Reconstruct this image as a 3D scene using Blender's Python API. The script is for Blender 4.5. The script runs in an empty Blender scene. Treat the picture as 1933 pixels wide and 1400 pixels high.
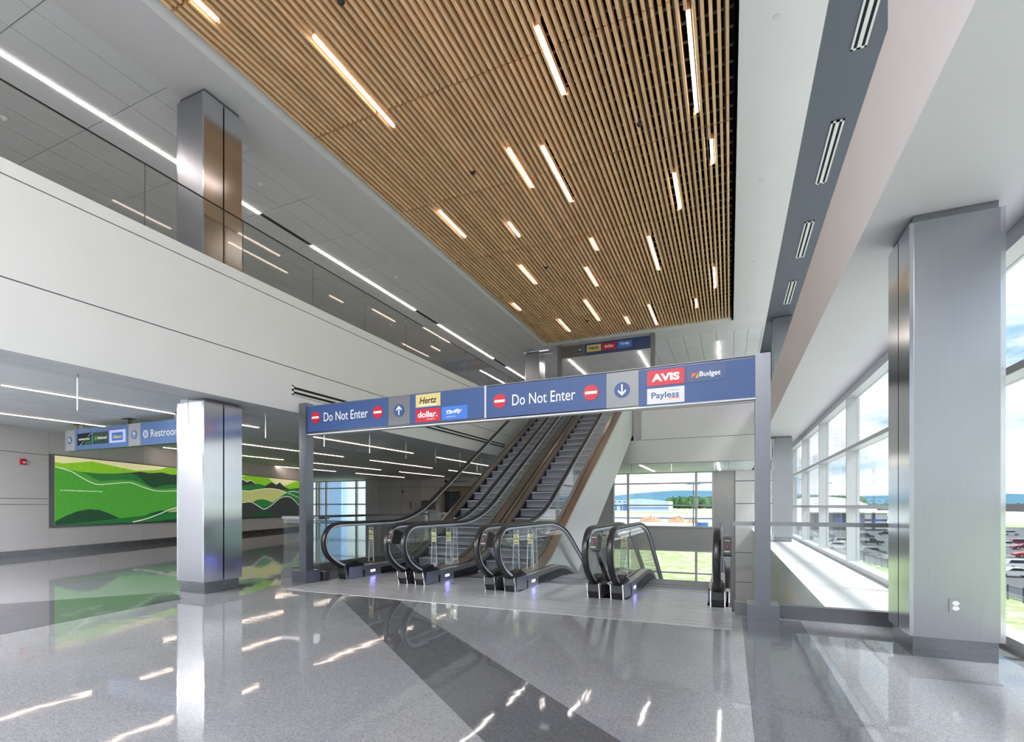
import bpy, bmesh, math, random
from mathutils import Vector, Matrix
random.seed(7)
SC = bpy.context.scene
COL = SC.collection

# ------------------------------------------------------------------ camera
cam = bpy.data.cameras.new('camera'); cam_o = bpy.data.objects.new('camera', cam); COL.objects.link(cam_o)
cam.sensor_width = 36.0; cam.lens = 945.0/1933*36
cam.shift_y = (954.5-700)/1933; cam.clip_end = 9000; cam.clip_start = 0.05
cam_o.location = (0, 0, 1.25); cam_o.rotation_euler = (math.pi/2, 0, math.atan2(0.39925, 0.91684))
SC.camera = cam_o

# ------------------------------------------------------------------ exposure, sampling limits
SC.view_settings.view_transform = 'Standard'; SC.view_settings.look = 'None'
SC.view_settings.gamma = 1.0; SC.view_settings.use_curve_mapping = False
SC.view_settings.exposure = 1.15
cy = SC.cycles
cy.transparent_max_bounces = 40; cy.max_bounces = 9; cy.diffuse_bounces = 5; cy.glossy_bounces = 5
cy.transmission_bounces = 6; cy.sample_clamp_indirect = 6.0; cy.caustics_reflective = False; cy.caustics_refractive = False
cy.use_denoising = True; cy.use_adaptive_sampling = True; cy.adaptive_threshold = 0.02

# ------------------------------------------------------------------ world: bright broken cloud over blue
W = bpy.data.worlds.new('sky'); SC.world = W; W.use_nodes = True
n = W.node_tree.nodes; l = W.node_tree.links; n.clear()
out = n.new('ShaderNodeOutputWorld'); bg = n.new('ShaderNodeBackground')
tc = n.new('ShaderNodeTexCoord'); mp = n.new('ShaderNodeMapping'); mp.inputs['Scale'].default_value = (1, 1, 3.2)
no = n.new('ShaderNodeTexNoise'); no.inputs['Scale'].default_value = 4.2; no.inputs['Detail'].default_value = 8; no.inputs['Roughness'].default_value = .58
cr = n.new('ShaderNodeValToRGB'); e = cr.color_ramp.elements
e[0].position = .36; e[0].color = (.22, .46, .72, 1); e[1].position = .52; e[1].color = (1, 1, 1, 1)
m_ = cr.color_ramp.elements.new(.44); m_.color = (.62, .76, .88, 1)
l.new(tc.outputs['Generated'], mp.inputs[0]); l.new(mp.outputs[0], no.inputs['Vector']); l.new(no.outputs['Fac'], cr.inputs[0])
l.new(cr.outputs[0], bg.inputs[0]); bg.inputs[1].default_value = .68; l.new(bg.outputs[0], out.inputs[0])
# sun from the glazed side
sd = bpy.data.lights.new('sun', 'SUN'); sd.energy = 3.2; sd.angle = math.radians(11); sd.color = (1, .985, .97)
so = bpy.data.objects.new('sun', sd); COL.objects.link(so)
so.rotation_euler = Vector((-0.62, 0.10, -0.9)).to_track_quat('-Z', 'Y').to_euler()

# ------------------------------------------------------------------ materials
def hx(h):
    h = h.lstrip('#'); r = []
    for i in (0, 2, 4):
        c = int(h[i:i+2], 16)/255; r.append(c/12.92 if c <= .04045 else ((c+.055)/1.055)**2.4)
    return (*r, 1)
MATS = {}
def mat(name, col, rough=.5, metal=0.0, emit=0, noise=0.0, nscale=8.0, stretch=None, bump=0.0, spec=.5, rvar=0.0, aniso=0.0, coat=0.0, ecol=None):
    if name in MATS: return MATS[name]
    m = bpy.data.materials.new(name); m.use_nodes = True; t = m.node_tree; b = t.nodes['Principled BSDF']
    c = hx(col) if isinstance(col, str) else (*col, 1)
    b.inputs['Roughness'].default_value = rough; b.inputs['Metallic'].default_value = metal
    b.inputs['Specular IOR Level'].default_value = spec; b.inputs['Anisotropic'].default_value = aniso
    b.inputs['Coat Weight'].default_value = coat; b.inputs['Coat Roughness'].default_value = .05
    b.inputs['Base Color'].default_value = c
    if noise or bump or rvar:
        tcn = t.nodes.new('ShaderNodeTexCoord'); mpn = t.nodes.new('ShaderNodeMapping'); ns = t.nodes.new('ShaderNodeTexNoise')
        geo = t.nodes.new('ShaderNodeNewGeometry')
        mpn.inputs['Scale'].default_value = stretch or (1, 1, 1); ns.inputs['Scale'].default_value = nscale; ns.inputs['Detail'].default_value = 5
        t.links.new(geo.outputs['Position'], mpn.inputs[0]); t.links.new(mpn.outputs[0], ns.inputs['Vector'])
        if noise:
            mr = t.nodes.new('ShaderNodeMapRange'); mr.inputs['From Min'].default_value = .3; mr.inputs['From Max'].default_value = .7
            mr.inputs['To Min'].default_value = 1-noise; mr.inputs['To Max'].default_value = 1+noise*.6
            hs = t.nodes.new('ShaderNodeHueSaturation'); hs.inputs['Color'].default_value = c
            t.links.new(ns.outputs['Fac'], mr.inputs[0]); t.links.new(mr.outputs[0], hs.inputs['Value']); t.links.new(hs.outputs[0], b.inputs['Base Color'])
        if rvar:
            m2 = t.nodes.new('ShaderNodeMapRange'); m2.inputs['To Min'].default_value = max(0, rough-rvar); m2.inputs['To Max'].default_value = rough+rvar
            t.links.new(ns.outputs['Fac'], m2.inputs[0]); t.links.new(m2.outputs[0], b.inputs['Roughness'])
        if bump:
            bp = t.nodes.new('ShaderNodeBump'); bp.inputs['Strength'].default_value = bump; bp.inputs['Distance'].default_value = .01
            t.links.new(ns.outputs['Fac'], bp.inputs['Height']); t.links.new(bp.outputs[0], b.inputs['Normal'])
    if emit:
        b.inputs['Emission Color'].default_value = hx(ecol) if ecol else c; b.inputs['Emission Strength'].default_value = emit
    MATS[name] = m; return m
def wave_mat(name, col, axis, scale, rough=.4, metal=.6, strength=.6, dark=.55):
    m = mat(name, col, rough, metal); t = m.node_tree; b = t.nodes['Principled BSDF']
    geo = t.nodes.new('ShaderNodeNewGeometry'); w = t.nodes.new('ShaderNodeTexWave'); w.bands_direction = axis
    w.inputs['Scale'].default_value = scale; w.inputs['Distortion'].default_value = 0
    t.links.new(geo.outputs['Position'], w.inputs['Vector'])
    mx = t.nodes.new('ShaderNodeMixRGB'); c = hx(col); mx.inputs[2].default_value = c; mx.inputs[1].default_value = (c[0]*dark, c[1]*dark, c[2]*dark, 1)
    t.links.new(w.outputs['Fac'], mx.inputs[0]); t.links.new(mx.outputs[0], b.inputs['Base Color'])
    bp = t.nodes.new('ShaderNodeBump'); bp.inputs['Strength'].default_value = strength; bp.inputs['Distance'].default_value = .004
    t.links.new(w.outputs['Fac'], bp.inputs['Height']); t.links.new(bp.outputs[0], b.inputs['Normal'])
    return m
def glass(name, tint, refl=1.0, rough=0.0):
    m = bpy.data.materials.new(name); m.use_nodes = True; t = m.node_tree; t.nodes.clear()
    o = t.nodes.new('ShaderNodeOutputMaterial'); mx = t.nodes.new('ShaderNodeMixShader')
    tr = t.nodes.new('ShaderNodeBsdfTransparent'); tr.inputs[0].default_value = (*tint, 1)
    gl = t.nodes.new('ShaderNodeBsdfGlossy'); gl.inputs['Roughness'].default_value = rough
    fr = t.nodes.new('ShaderNodeFresnel'); fr.inputs[0].default_value = 1.5
    ml = t.nodes.new('ShaderNodeMath'); ml.operation = 'MULTIPLY'; ml.inputs[1].default_value = refl
    gg = t.nodes.new('ShaderNodeNewGeometry'); sb_ = t.nodes.new('ShaderNodeMath'); sb_.operation = 'SUBTRACT'; sb_.inputs[0].default_value = 1
    m3 = t.nodes.new('ShaderNodeMath'); m3.operation = 'MULTIPLY'; t.links.new(gg.outputs['Backfacing'], sb_.inputs[1])
    t.links.new(fr.outputs[0], ml.inputs[0]); t.links.new(ml.outputs[0], m3.inputs[0]); t.links.new(sb_.outputs[0], m3.inputs[1]); t.links.new(m3.outputs[0], mx.inputs[0])
    t.links.new(tr.outputs[0], mx.inputs[1]); t.links.new(gl.outputs[0], mx.inputs[2]); t.links.new(mx.outputs[0], o.inputs[0])
    MATS[name] = m; return m

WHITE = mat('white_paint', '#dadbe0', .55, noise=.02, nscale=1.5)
GYP = mat('gypsum_paint', '#e4e2e6', .6, noise=.02, nscale=1.2)
PANEL = mat('ceiling_panel_paint', '#e8eaee', .6, noise=.02, nscale=2)
JOINT = mat('joint_dark', '#3a3d42', .8)  # dark backing colour seen in the open joints
DARKCEIL = mat('charcoal_paint', '#5a5f6d', .6, noise=.03, nscale=2)
BLACK = mat('black_plenum', '#15161a', .9)
TEE = mat('grid_tee', '#b9bbc0', .6)
STEEL = mat('brushed_steel', '#cfd1d7', .17, 1, noise=.04, nscale=3, stretch=(40, 40, .4), rvar=.05)
STEELD = mat('plinth_steel', '#8f9196', .26, 1, noise=.05, nscale=3, stretch=(1, 1, 30), rvar=.05)
STEELF = mat('satin_steel', '#a9abb2', .34, 1, noise=.04, nscale=4, stretch=(50, 50, .5), rvar=.05)
STEELREFL = mat('steel_wood_reflection', '#b5a89f', .3, 1, noise=.04, nscale=4)  # stainless decks; warm reflection of the wood put into the colour
ALU = mat('grey_aluminium', '#7c7f87', .3, .8, noise=.03, nscale=5)
ALUW = mat('white_aluminium', '#dcdde2', .4, .1, noise=.02, nscale=5)
SHOE = mat('guard_shoe_steel', '#77777a', .3, .9, noise=.05, nscale=6)
RUBBER = mat('handrail_rubber', '#1c1d22', .32, noise=.06, nscale=20)
BLK = mat('black_plastic', '#15161a', .4, noise=.05, nscale=20)
SKIRT = mat('dark_skirt', '#2c2f36', .3, .6, noise=.05, nscale=10)
STEP = wave_mat('step_tread', '#7d7f8a', 'X', 26, .42, .25, .4, .75)
PLATE = mat('landing_plate', '#b4b6bb', .3, .5, noise=.16, nscale=2.2, stretch=(.5, 9, 1), rvar=.1)
WINFR = mat('window_frame_paint', '#c9cad0', .4, .25, noise=.02, nscale=5)
WALLP = mat('wall_panel_laminate', '#e4e3e7', .45, noise=.05, nscale=3, stretch=(1, 1, 26), bump=.05)
WALLG = mat('grey_wall', '#b4b5ba', .6, noise=.03, nscale=2)
BEIGE = mat('beige_wall', '#d6cec6', .6, noise=.02, nscale=2)
LED = mat('lamp_diffuser', '#fff0e6', .5, emit=14)
LEDL = mat('lamp_diffuser_low', '#ffe2cf', .5, emit=5.5)
FILLQ = mat('fill_panel_low', '#fffdfa', .5, emit=9.5)  # glow of the low fill panels added out of view
LEDW = mat('lamp_diffuser_wood', '#ffeedf', .5, emit=3.6)
FILLP = mat('fill_panel', '#fffdfa', .5, emit=7)  # glow of the high fill panels added out of view
BLUELED = mat('comb_light', '#7f7bff', .5, emit=9)
BLUE = mat('sign_blue', '#38558c', .5, noise=.03, nscale=6)
NAVY = mat('sign_navy', '#2c4a80', .4)
SGREY = mat('sign_grey', '#777a80', .4, .3, noise=.03, nscale=6)
PRW = mat('print_white', '#f4f4f6', .5); PRK = mat('print_black', '#17171a', .5)
RED = mat('sign_red', '#c8203a', .45); GOLD = mat('sign_gold', '#dcc887', .45); SKY = mat('sign_sky_blue', '#3f79d6', .45)
SILV = mat('sign_silver', '#d2d4da', .4)
GLW = glass('window_glass', (.97, .985, .985), .9)
GLB = glass('balustrade_glass', (.955, .98, .973), 1.25)
GLU = glass('upper_guard_glass', (.90, .92, .92), 1.9)
ACR = glass('clear_acrylic', (.95, .97, .98), 2.2)

# wood
def wood():
    m = mat('slat_wood', '#d3a873', .42); t = m.node_tree; b = t.nodes['Principled BSDF']
    g = t.nodes.new('ShaderNodeNewGeometry'); mp = t.nodes.new('ShaderNodeMapping'); mp.inputs['Scale'].default_value = (30, 1.2, 30)
    ns = t.nodes.new('ShaderNodeTexNoise'); ns.inputs['Scale'].default_value = 2.5; ns.inputs['Detail'].default_value = 6
    cr = t.nodes.new('ShaderNodeValToRGB'); cr.color_ramp.elements[0].color = hx('#e6ae74'); cr.color_ramp.elements[1].color = hx('#ffe3bd')
    cr.color_ramp.elements[0].position = .3; cr.color_ramp.elements[1].position = .7
    t.links.new(g.outputs['Position'], mp.inputs[0]); t.links.new(mp.outputs[0], ns.inputs['Vector']); t.links.new(ns.outputs['Fac'], cr.inputs[0])
    oi = t.nodes.new('ShaderNodeObjectInfo'); mr = t.nodes.new('ShaderNodeMapRange'); mr.inputs['To Min'].default_value = .88; mr.inputs['To Max'].default_value = 1.1
    hs = t.nodes.new('ShaderNodeHueSaturation'); t.links.new(oi.outputs['Random'], mr.inputs[0]); t.links.new(mr.outputs[0], hs.inputs['Value'])
    t.links.new(cr.outputs[0], hs.inputs['Color']); t.links.new(hs.outputs[0], b.inputs['Base Color'])
    return m
WOOD = wood()
def terrazzo(name, base, sp1, sp2, rough=.1):
    m = mat(name, base, rough); t = m.node_tree; b = t.nodes['Principled BSDF']
    g = t.nodes.new('ShaderNodeNewGeometry')
    v = t.nodes.new('ShaderNodeTexVoronoi'); v.inputs['Scale'].default_value = 160
    cr = t.nodes.new('ShaderNodeValToRGB'); cr.color_ramp.interpolation = 'CONSTANT'
    el = cr.color_ramp.elements; el[0].color = hx(sp1); el[1].position = .18; el[1].color = hx(base)
    a = el.new(.80); a.color = hx(sp2)
    sx = t.nodes.new('ShaderNodeSeparateColor'); t.links.new(g.outputs['Position'], v.inputs['Vector'])
    t.links.new(v.outputs['Color'], sx.inputs[0]); t.links.new(sx.outputs[0], cr.inputs[0])
    ns = t.nodes.new('ShaderNodeTexNoise'); ns.inputs['Scale'].default_value = .9; ns.inputs['Detail'].default_value = 4
    t.links.new(g.outputs['Position'], ns.inputs['Vector'])
    mr = t.nodes.new('ShaderNodeMapRange'); mr.inputs['To Min'].default_value = .84; mr.inputs['To Max'].default_value = 1.12
    hs = t.nodes.new('ShaderNodeHueSaturation'); t.links.new(ns.outputs['Fac'], mr.inputs[0]); t.links.new(mr.outputs[0], hs.inputs['Value'])
    t.links.new(cr.outputs[0], hs.inputs['Color']); t.links.new(hs.outputs[0], b.inputs['Base Color'])
    bp = t.nodes.new('ShaderNodeBump'); bp.inputs['Strength'].default_value = .022; bp.inputs['Distance'].default_value = .05
    n2 = t.nodes.new('ShaderNodeTexNoise'); n2.inputs['Scale'].default_value = 2.6; t.links.new(g.outputs['Position'], n2.inputs['Vector'])
    t.links.new(n2.outputs['Fac'], bp.inputs['Height']); t.links.new(bp.outputs[0], b.inputs['Normal'])
    b.inputs['IOR'].default_value = 1.5; b.inputs['Specular IOR Level'].default_value = .55
    return m
TERR = terrazzo('terrazzo_light', '#797b80', '#696b70', '#86888d', .04)
TERD = terrazzo('terrazzo_dark', '#4f5156', '#46484d', '#595b60', .04)

# ------------------------------------------------------------------ mesh helpers (all coordinates given in world metres)
def wloc(o):
    v = Vector(o.location)
    while o.parent: o = o.parent; v += Vector(o.location)
    return v
def link(name, me, parent=None, kind=None, centre=True):
    o = bpy.data.objects.new(name, me)
    if centre and len(me.vertices):
        xs = [v.co.x for v in me.vertices]; ys = [v.co.y for v in me.vertices]; zs = [v.co.z for v in me.vertices]
        c = Vector(((min(xs)+max(xs))/2, (min(ys)+max(ys))/2, min(zs)))
        me.transform(Matrix.Translation(-c)); o.location = c
    if parent is not None:
        o.location = Vector(o.location)-wloc(parent); o.parent = parent
    COL.objects.link(o)
    if kind: o['kind'] = kind
    return o
class MB:
    def __init__(s): s.v = []; s.f = []; s.mi = []; s.ms = []; s.sm = []
    def mid(s, m):
        if m not in s.ms: s.ms.append(m)
        return s.ms.index(m)
    def add(s, vs, fs, m, smooth=False):
        b = len(s.v); s.v += [tuple(v) for v in vs]; k = s.mid(m)
        for f in fs: s.f.append(tuple(b+i for i in f)); s.mi.append(k); s.sm.append(smooth)
        return s
    def box(s, x0, x1, y0, y1, z0, z1, m):
        if x0 > x1: x0, x1 = x1, x0
        if y0 > y1: y0, y1 = y1, y0
        if z0 > z1: z0, z1 = z1, z0
        return s.add([(x0,y0,z0),(x1,y0,z0),(x1,y1,z0),(x0,y1,z0),(x0,y0,z1),(x1,y0,z1),(x1,y1,z1),(x0,y1,z1)],
              [(0,3,2,1),(4,5,6,7),(0,1,5,4),(1,2,6,5),(2,3,7,6),(3,0,4,7)], m)
    def obox(s, O, e, s0, s1, d0, d1, z0, z1, m):
        # box in a frame: along e (s), along normal n=(ey,-ex) (d, towards the viewer side), z
        nx, ny = e[1], -e[0]
        P = lambda a, d, z: (O[0]+e[0]*a+nx*d, O[1]+e[1]*a+ny*d, z)
        vs = [P(s0,d1,z0),P(s1,d1,z0),P(s1,d0,z0),P(s0,d0,z0),P(s0,d1,z1),P(s1,d1,z1),P(s1,d0,z1),P(s0,d0,z1)]
        return s.add(vs, [(0,3,2,1),(4,5,6,7),(0,1,5,4),(1,2,6,5),(2,3,7,6),(3,0,4,7)], m)
    def prism(s, poly, a0, a1, axis, m):
        # poly: 2D points; extruded along axis from a0 to a1.  axis 'x': poly=(y,z)  'y': (x,z)  'z': (x,y)
        mk = {'x': lambda p, a: (a, p[0], p[1]), 'y': lambda p, a: (p[0], a, p[1]), 'z': lambda p, a: (p[0], p[1], a)}[axis]
        N = len(poly); vs = [mk(p, a0) for p in poly]+[mk(p, a1) for p in poly]
        fs = [tuple(range(N)), tuple(range(2*N-1, N-1, -1))]+[(i, (i+1) % N, N+(i+1) % N, N+i) for i in range(N)]
        return s.add(vs, fs, m)
    def cyl(s, x, y, z0, z1, r, m, r2=None, seg=16, smooth=True):
        r2 = r if r2 is None else r2
        vs = [(x+r*math.cos(2*math.pi*i/seg), y+r*math.sin(2*math.pi*i/seg), z0) for i in range(seg)]
        vs += [(x+r2*math.cos(2*math.pi*i/seg), y+r2*math.sin(2*math.pi*i/seg), z1) for i in range(seg)]
        s.add(vs, [(i, (i+1) % seg, seg+(i+1) % seg, seg+i) for i in range(seg)], m, smooth)
        return s.add(vs, [tuple(range(seg-1, -1, -1)), tuple(range(seg, 2*seg))], m)
    def disc(s, O, e, sc, zc, r, d0, d1, m, rz=None, seg=28):
        nx, ny = e[1], -e[0]; rz = rz or r
        P = lambda a, d, z: (O[0]+e[0]*a+nx*d, O[1]+e[1]*a+ny*d, z)
        A = [(sc+r*math.cos(2*math.pi*i/seg), zc+rz*math.sin(2*math.pi*i/seg)) for i in range(seg)]
        return s.oprism(O, e, A, d0, d1, m)
    def oprism(s, O, e, poly, d0, d1, m):
        nx, ny = e[1], -e[0]; P = lambda a, d, z: (O[0]+e[0]*a+nx*d, O[1]+e[1]*a+ny*d, z)
        N = len(poly); vs = [P(p[0], d1, p[1]) for p in poly]+[P(p[0], d0, p[1]) for p in poly]
        return s.add(vs, [tuple(range(N)), tuple(range(2*N-1, N-1, -1))]+[(i, (i+1) % N, N+(i+1) % N, N+i) for i in range(N)], m)
    def sweep(s, path, sec, x, m, smooth=True, cap=True):
        # path: (y,z) points, sec: (dx, dn) closed section, swept in the plane X = x
        n = len(path); k = len(sec); vs = []
        for i, (py, pz) in enumerate(path):
            a = path[max(0, i-1)]; b = path[min(n-1, i+1)]; ty, tz = b[0]-a[0], b[1]-a[1]; L = math.hypot(ty, tz) or 1; ty /= L; tz /= L
            ny, nz = -tz, ty
            for dx, dn in sec: vs.append((x+dx, py+ny*dn, pz+nz*dn))
        fs = [(i*k+j, i*k+(j+1) % k, (i+1)*k+(j+1) % k, (i+1)*k+j) for i in range(n-1) for j in range(k)]
        s.add(vs, fs, m, smooth)
        if cap: s.add(vs, [tuple(range(k-1, -1, -1)), tuple(range((n-1)*k, n*k))], m)
        return s
    def mesh(s, name):
        me = bpy.data.meshes.new(name); me.from_pydata(s.v, [], s.f)
        for m in s.ms: me.materials.append(m)
        for p, mi, sm in zip(me.polygons, s.mi, s.sm): p.material_index = mi; p.use_smooth = sm
        bm = bmesh.new(); bm.from_mesh(me); bmesh.ops.recalc_face_normals(bm, faces=bm.faces); bm.to_mesh(me); bm.free()
        me.update(); return me
    def build(s, name, parent=None, kind=None): return link(name, s.mesh(name), parent, kind)
def box(name, x0, x1, y0, y1, z0, z1, m, parent=None, kind=None): return MB().box(x0, x1, y0, y1, z0, z1, m).build(name, parent, kind)
def tag(o, label, cat, group=None):
    o['label'] = label; o['category'] = cat
    if group: o['group'] = group
    return o
def thing(name, loc, label, cat, group=None):
    o = bpy.data.objects.new(name, None); o.empty_display_size = .2; o.location = loc; COL.objects.link(o); return tag(o, label, cat, group)
def structure(name, loc=(0, 0, 0)):
    o = bpy.data.objects.new(name, None); o.location = loc; COL.objects.link(o); o['kind'] = 'structure'; return o
def copypart(o, parent, delta):
    c = o.copy(); COL.objects.link(c); c.parent = parent; c.location = Vector(o.location)+Vector(delta); return c
_dg = None
def text(name, s, O, e, s0, s1, z0, z1, d, m, parent, shear=0.0, bold=0.0, spacing=1.0, rot=0.0):
    cu = bpy.data.curves.new(name, 'FONT'); cu.body = s; cu.size = 1; cu.shear = shear; cu.offset = bold; cu.space_character = spacing
    cu.extrude = 0.004; cu.resolution_u = 3
    to = bpy.data.objects.new(name, cu); COL.objects.link(to)
    dg = bpy.context.evaluated_depsgraph_get(); me = bpy.data.meshes.new_from_object(to.evaluated_get(dg))
    bpy.data.objects.remove(to)
    xs = [v.co.x for v in me.vertices]; ys = [v.co.y for v in me.vertices]
    x0, x1, y0, y1 = min(xs), max(xs), min(ys), max(ys); nx, ny = e[1], -e[0]
    for v in me.vertices:
        a = s0+(v.co.x-x0)/(x1-x0)*(s1-s0); z = z0+(v.co.y-y0)/(y1-y0)*(z1-z0)+rot*(a-s0); dd = d+v.co.z*.3
        v.co = (O[0]+e[0]*a+nx*dd, O[1]+e[1]*a+ny*dd, z)
    me.materials.clear(); me.materials.append(m)
    return link(name, me, parent)
def bez_corner(p0, c, p1, n=8):
    return [((1-t)**2*p0[0]+2*t*(1-t)*c[0]+t*t*p1[0], (1-t)**2*p0[1]+2*t*(1-t)*c[1]+t*t*p1[1]) for t in [i/n for i in range(n+1)]]
def catmull(P, n=5):
    R = []
    for i in range(len(P)-1):
        a = P[max(0, i-1)]; b = P[i]; c = P[i+1]; d = P[min(len(P)-1, i+2)]
        for k in range(n):
            t = k/n
            R.append(tuple(.5*((2*b[j])+(-a[j]+c[j])*t+(2*a[j]-5*b[j]+4*c[j]-d[j])*t*t+(-a[j]+3*b[j]-3*c[j]+d[j])*t**3) for j in (0, 1)))
    R.append(P[-1]); return R

# ================================================================== STRUCTURE
# ---- floors
fl = MB()
fl.box(-32, 2.45, -12, 6.45, -.35, 0, TERR); fl.box(-32, -7.1, 6.45, 30, -.35, 0, TERR); fl.box(1.08, 2.45, 6.45, 30, -.35, 0, WHITE)  # strip by the windows white painted, also standing in for sun glare
floor = fl.build('floor', None, 'structure')
def band(poly): return MB().prism(poly, .0004, .0022, 'z', TERD).build('floor_band', floor)
band([(-5.10, 5.5), (-4.055, 5.5), (10.5-4.055-6.6, 1.905), (2.4, .28), (2.4, -5.6), (-1.165, 2.385)][:2]+[(2.4, .305), (2.4, -.5)])
band([(.12, 6.2), (.12, -10), (.70, -10), (.70, 6.2)][::-1])
band([(-8.52, 3.24), (-7.42, 4.7), (-6.75, 4.4), (-6.5, 2.47), (-6.2, -2), (-11.6, -.6)])
lower = MB(); lower.box(-7.1, 2.45, 6.45, 30, -4.6, -4.4, TERR); lower.build('floor_lower', None, 'structure')
up = MB(); up.box(-12.9, -6.6, -12, 17.4, 4.2, 4.5, WALLG); up.box(-12.9, 1.08, 17.76, 30, 4.2, 4.5, WALLG)
up.build('floor_upper', None, 'structure')
# ---- sides of the opening
pit = MB(); pit.box(-7.1, -7.25, 6.45, 30, -4.4, -.36, WALLG); pit.build('wall_pit_left', None, 'structure')
MB().box(1.08, 1.25, 6.45, 30, -4.4, -.02, BEIGE).build('wall_pit_right', None, 'structure')
MB().box(-7.1, 1.08, 6.1, 6.3, -4.4, -.36, WALLG).build('wall_pit_near', None, 'structure')
# ---- left bulkhead: curb, tall band, lower band with open reveals between
fas = structure('wall_bulkhead', (-6.8, 2, 2.78))
def fascia(y0, y1, x, d, zs, m=WHITE, par=fas):
    for z0, z1 in zs: box('fascia_band', x-d, x, y0, y1, z0, z1, m, par)
ZS = ((2.78, 3.483), (3.497, 4.492), (4.506, 4.655))
fascia(-12, 17.4, -6.52, .35, ZS)
box('reveal', -6.80, -6.55, -12, 17.4, 2.79, 4.64, JOINT, fas)
ff = structure('wall_landing_edge', (-1, 17.5, 2.7))
for z0, z1, x0 in ((2.70, 3.483, -6.52), (3.497, 4.492, -2.77), (4.506, 4.655, -2.77)): box('fascia_band', x0, 1.08, 17.4, 17.75, z0, z1, WHITE, ff)
box('recess_return', -3.09, -2.77, 17.70, 17.75, 3.497, 4.655, WHITE, ff)
box('reveal', -2.75, 1.06, 17.43, 17.7, 2.75, 4.6, JOINT, ff)
# ---- right bulkhead above the windows
rb = MB(); rb.box(1.08, 1.38, 4.545, 30, 3.67, 4.81, GYP); rb.box(1.08, 1.38, -12, 4.545, 3.67, 7.87, GYP); rb.box(1.38, 2.45, -12, 30, 3.67, 3.85, GYP)
rb.build('wall_bulkhead_right', None, 'structure')
# ---- ceilings
gc = MB()
gc.box(-7.29, -6.31, -12, 17.9, 7.16, 7.3, GYP); gc.box(.05, 1.0, -12, 18.45, 7.16, 7.3, GYP); gc.box(-6.31, .05, 17.50, 18.45, 7.16, 7.3, GYP)
gc.box(-6.31, .05, -12, 1.55, 7.16, 7.3, GYP)
gc.add([(-6.31, 1.55, 7.16), (-6.18, 1.55, 7.24), (-6.18, 17.37, 7.24), (-6.31, 17.5, 7.16)], [(0, 1, 2, 3)], WHITE)
gc.add([(-6.31, 17.5, 7.16), (-6.18, 17.37, 7.24), (.05, 17.37, 7.24), (.05, 17.5, 7.16)], [(0, 1, 2, 3)], WHITE)
gc.box(-6.24, -6.18, 1.55, 17.4, 7.24, 7.7, GYP); gc.box(.05, .10, 1.55, 17.4, 7.16, 7.7, GYP); gc.box(-6.18, .05, 17.37, 17.43, 7.24, 7.7, GYP)
gc.box(1.0, 1.06, -12, 30, 7.16, 7.87, GYP)
gc.build('ceiling_gypsum', None, 'structure')
MB().box(-6.2, .07, 1.5, 17.4, 7.62, 7.7, BLACK).build('ceiling_plenum', None, 'structure')
MB().box(1.06, 2.6, -12, 30, 7.87, 8.0, DARKCEIL).box(1.0, 2.6, 24, 24.2, 4.81, 7.87, DARKCEIL).build('ceiling_charcoal', None, 'structure')
# panel ceiling, upper level
cu = structure('ceiling_upper', (-10, 10, 7.18))
def tiles(par, xs, ys, z, gap=.006):
    for i in range(len(xs)-1):
        for j in range(len(ys)-1):
            if xs[i+1]-xs[i] < .12: continue
            box('ceiling_panel', xs[i]+gap, xs[i+1]-gap, ys[j]+gap, ys[j+1]-gap, z, z+.03, PANEL, par)
ysu = [4.554+1.357*k for k in range(-5, 20)]; box('ceiling_panel', -12.9, -7.3, -12, -2.24, 7.18, 7.21, PANEL, cu)
tiles(cu, [-12.9, -12.0, -10.945, -10.41, -9.876, -9.34, -8.80, -8.70, -8.175, -7.645, -7.295], ysu, 7.18)
box('ceiling_backing', -12.9, -7.29, -12, 30, 7.212, 7.3, JOINT, cu)
box('lamp_slot', -8.795, -8.705, -12, 30, 7.185, 7.21, JOINT, cu)
cf = structure('ceiling_landing', (-3, 22, 7.18))
tiles(cf, [-7.29, -6.6, -6.03, -5.50, -4.94, -4.37, -3.77, -3.24, -2.62, -2.06, -1.51, -.95, -.43, .13, .56, 1.0], [18.46, 19.8, 21.16, 22.5, 25.2, 27.9], 7.18)
box('ceiling_backing', -7.29, 1.0, 18.45, 30, 7.212, 7.3, JOINT, cf)
# panel ceiling, main level
cl = structure('ceiling_main', (-15, 12, 3.18)); box('ceiling_panel', -31.5, -7.2, -12, -4.01, 3.18, 3.21, PANEL, cl)
tiles(cl, [-31.5, -28.3, -26.2, -24.1, -22.0, -20.95, -19.9, -18.85, -17.8, -16.75, -15.7, -14.65, -13.6, -12.55, -11.5, -10.45, -9.4, -8.35, -7.2], [-4, -1.2, 1.52, 4.24, 6.96, 9.68, 12.4, 15.1, 17.8, 20.6, 25.3, 30], 3.18, .004)
tiles(cl, [-7.15, -5.55, -4.45, -3.3, -2.2, -1.1, -.05, 1.06], [17.8, 20.6, 23.3, 26.0, 30], 3.18, .006)
box('ceiling_backing', -31.5, -6.87, -12, 30, 3.212, 3.3, JOINT, cl); box('ceiling_backing', -6.87, 1.07, 17.76, 30, 3.212, 3.3, JOINT, cl)
box('bulkhead_soffit', -7.2, -6.87, -12, 17.4, 2.78, 2.84, GYP, cl); box('bulkhead_upstand', -7.2, -7.16, -12, 17.4, 2.84, 3.20, GYP, cl)
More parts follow.
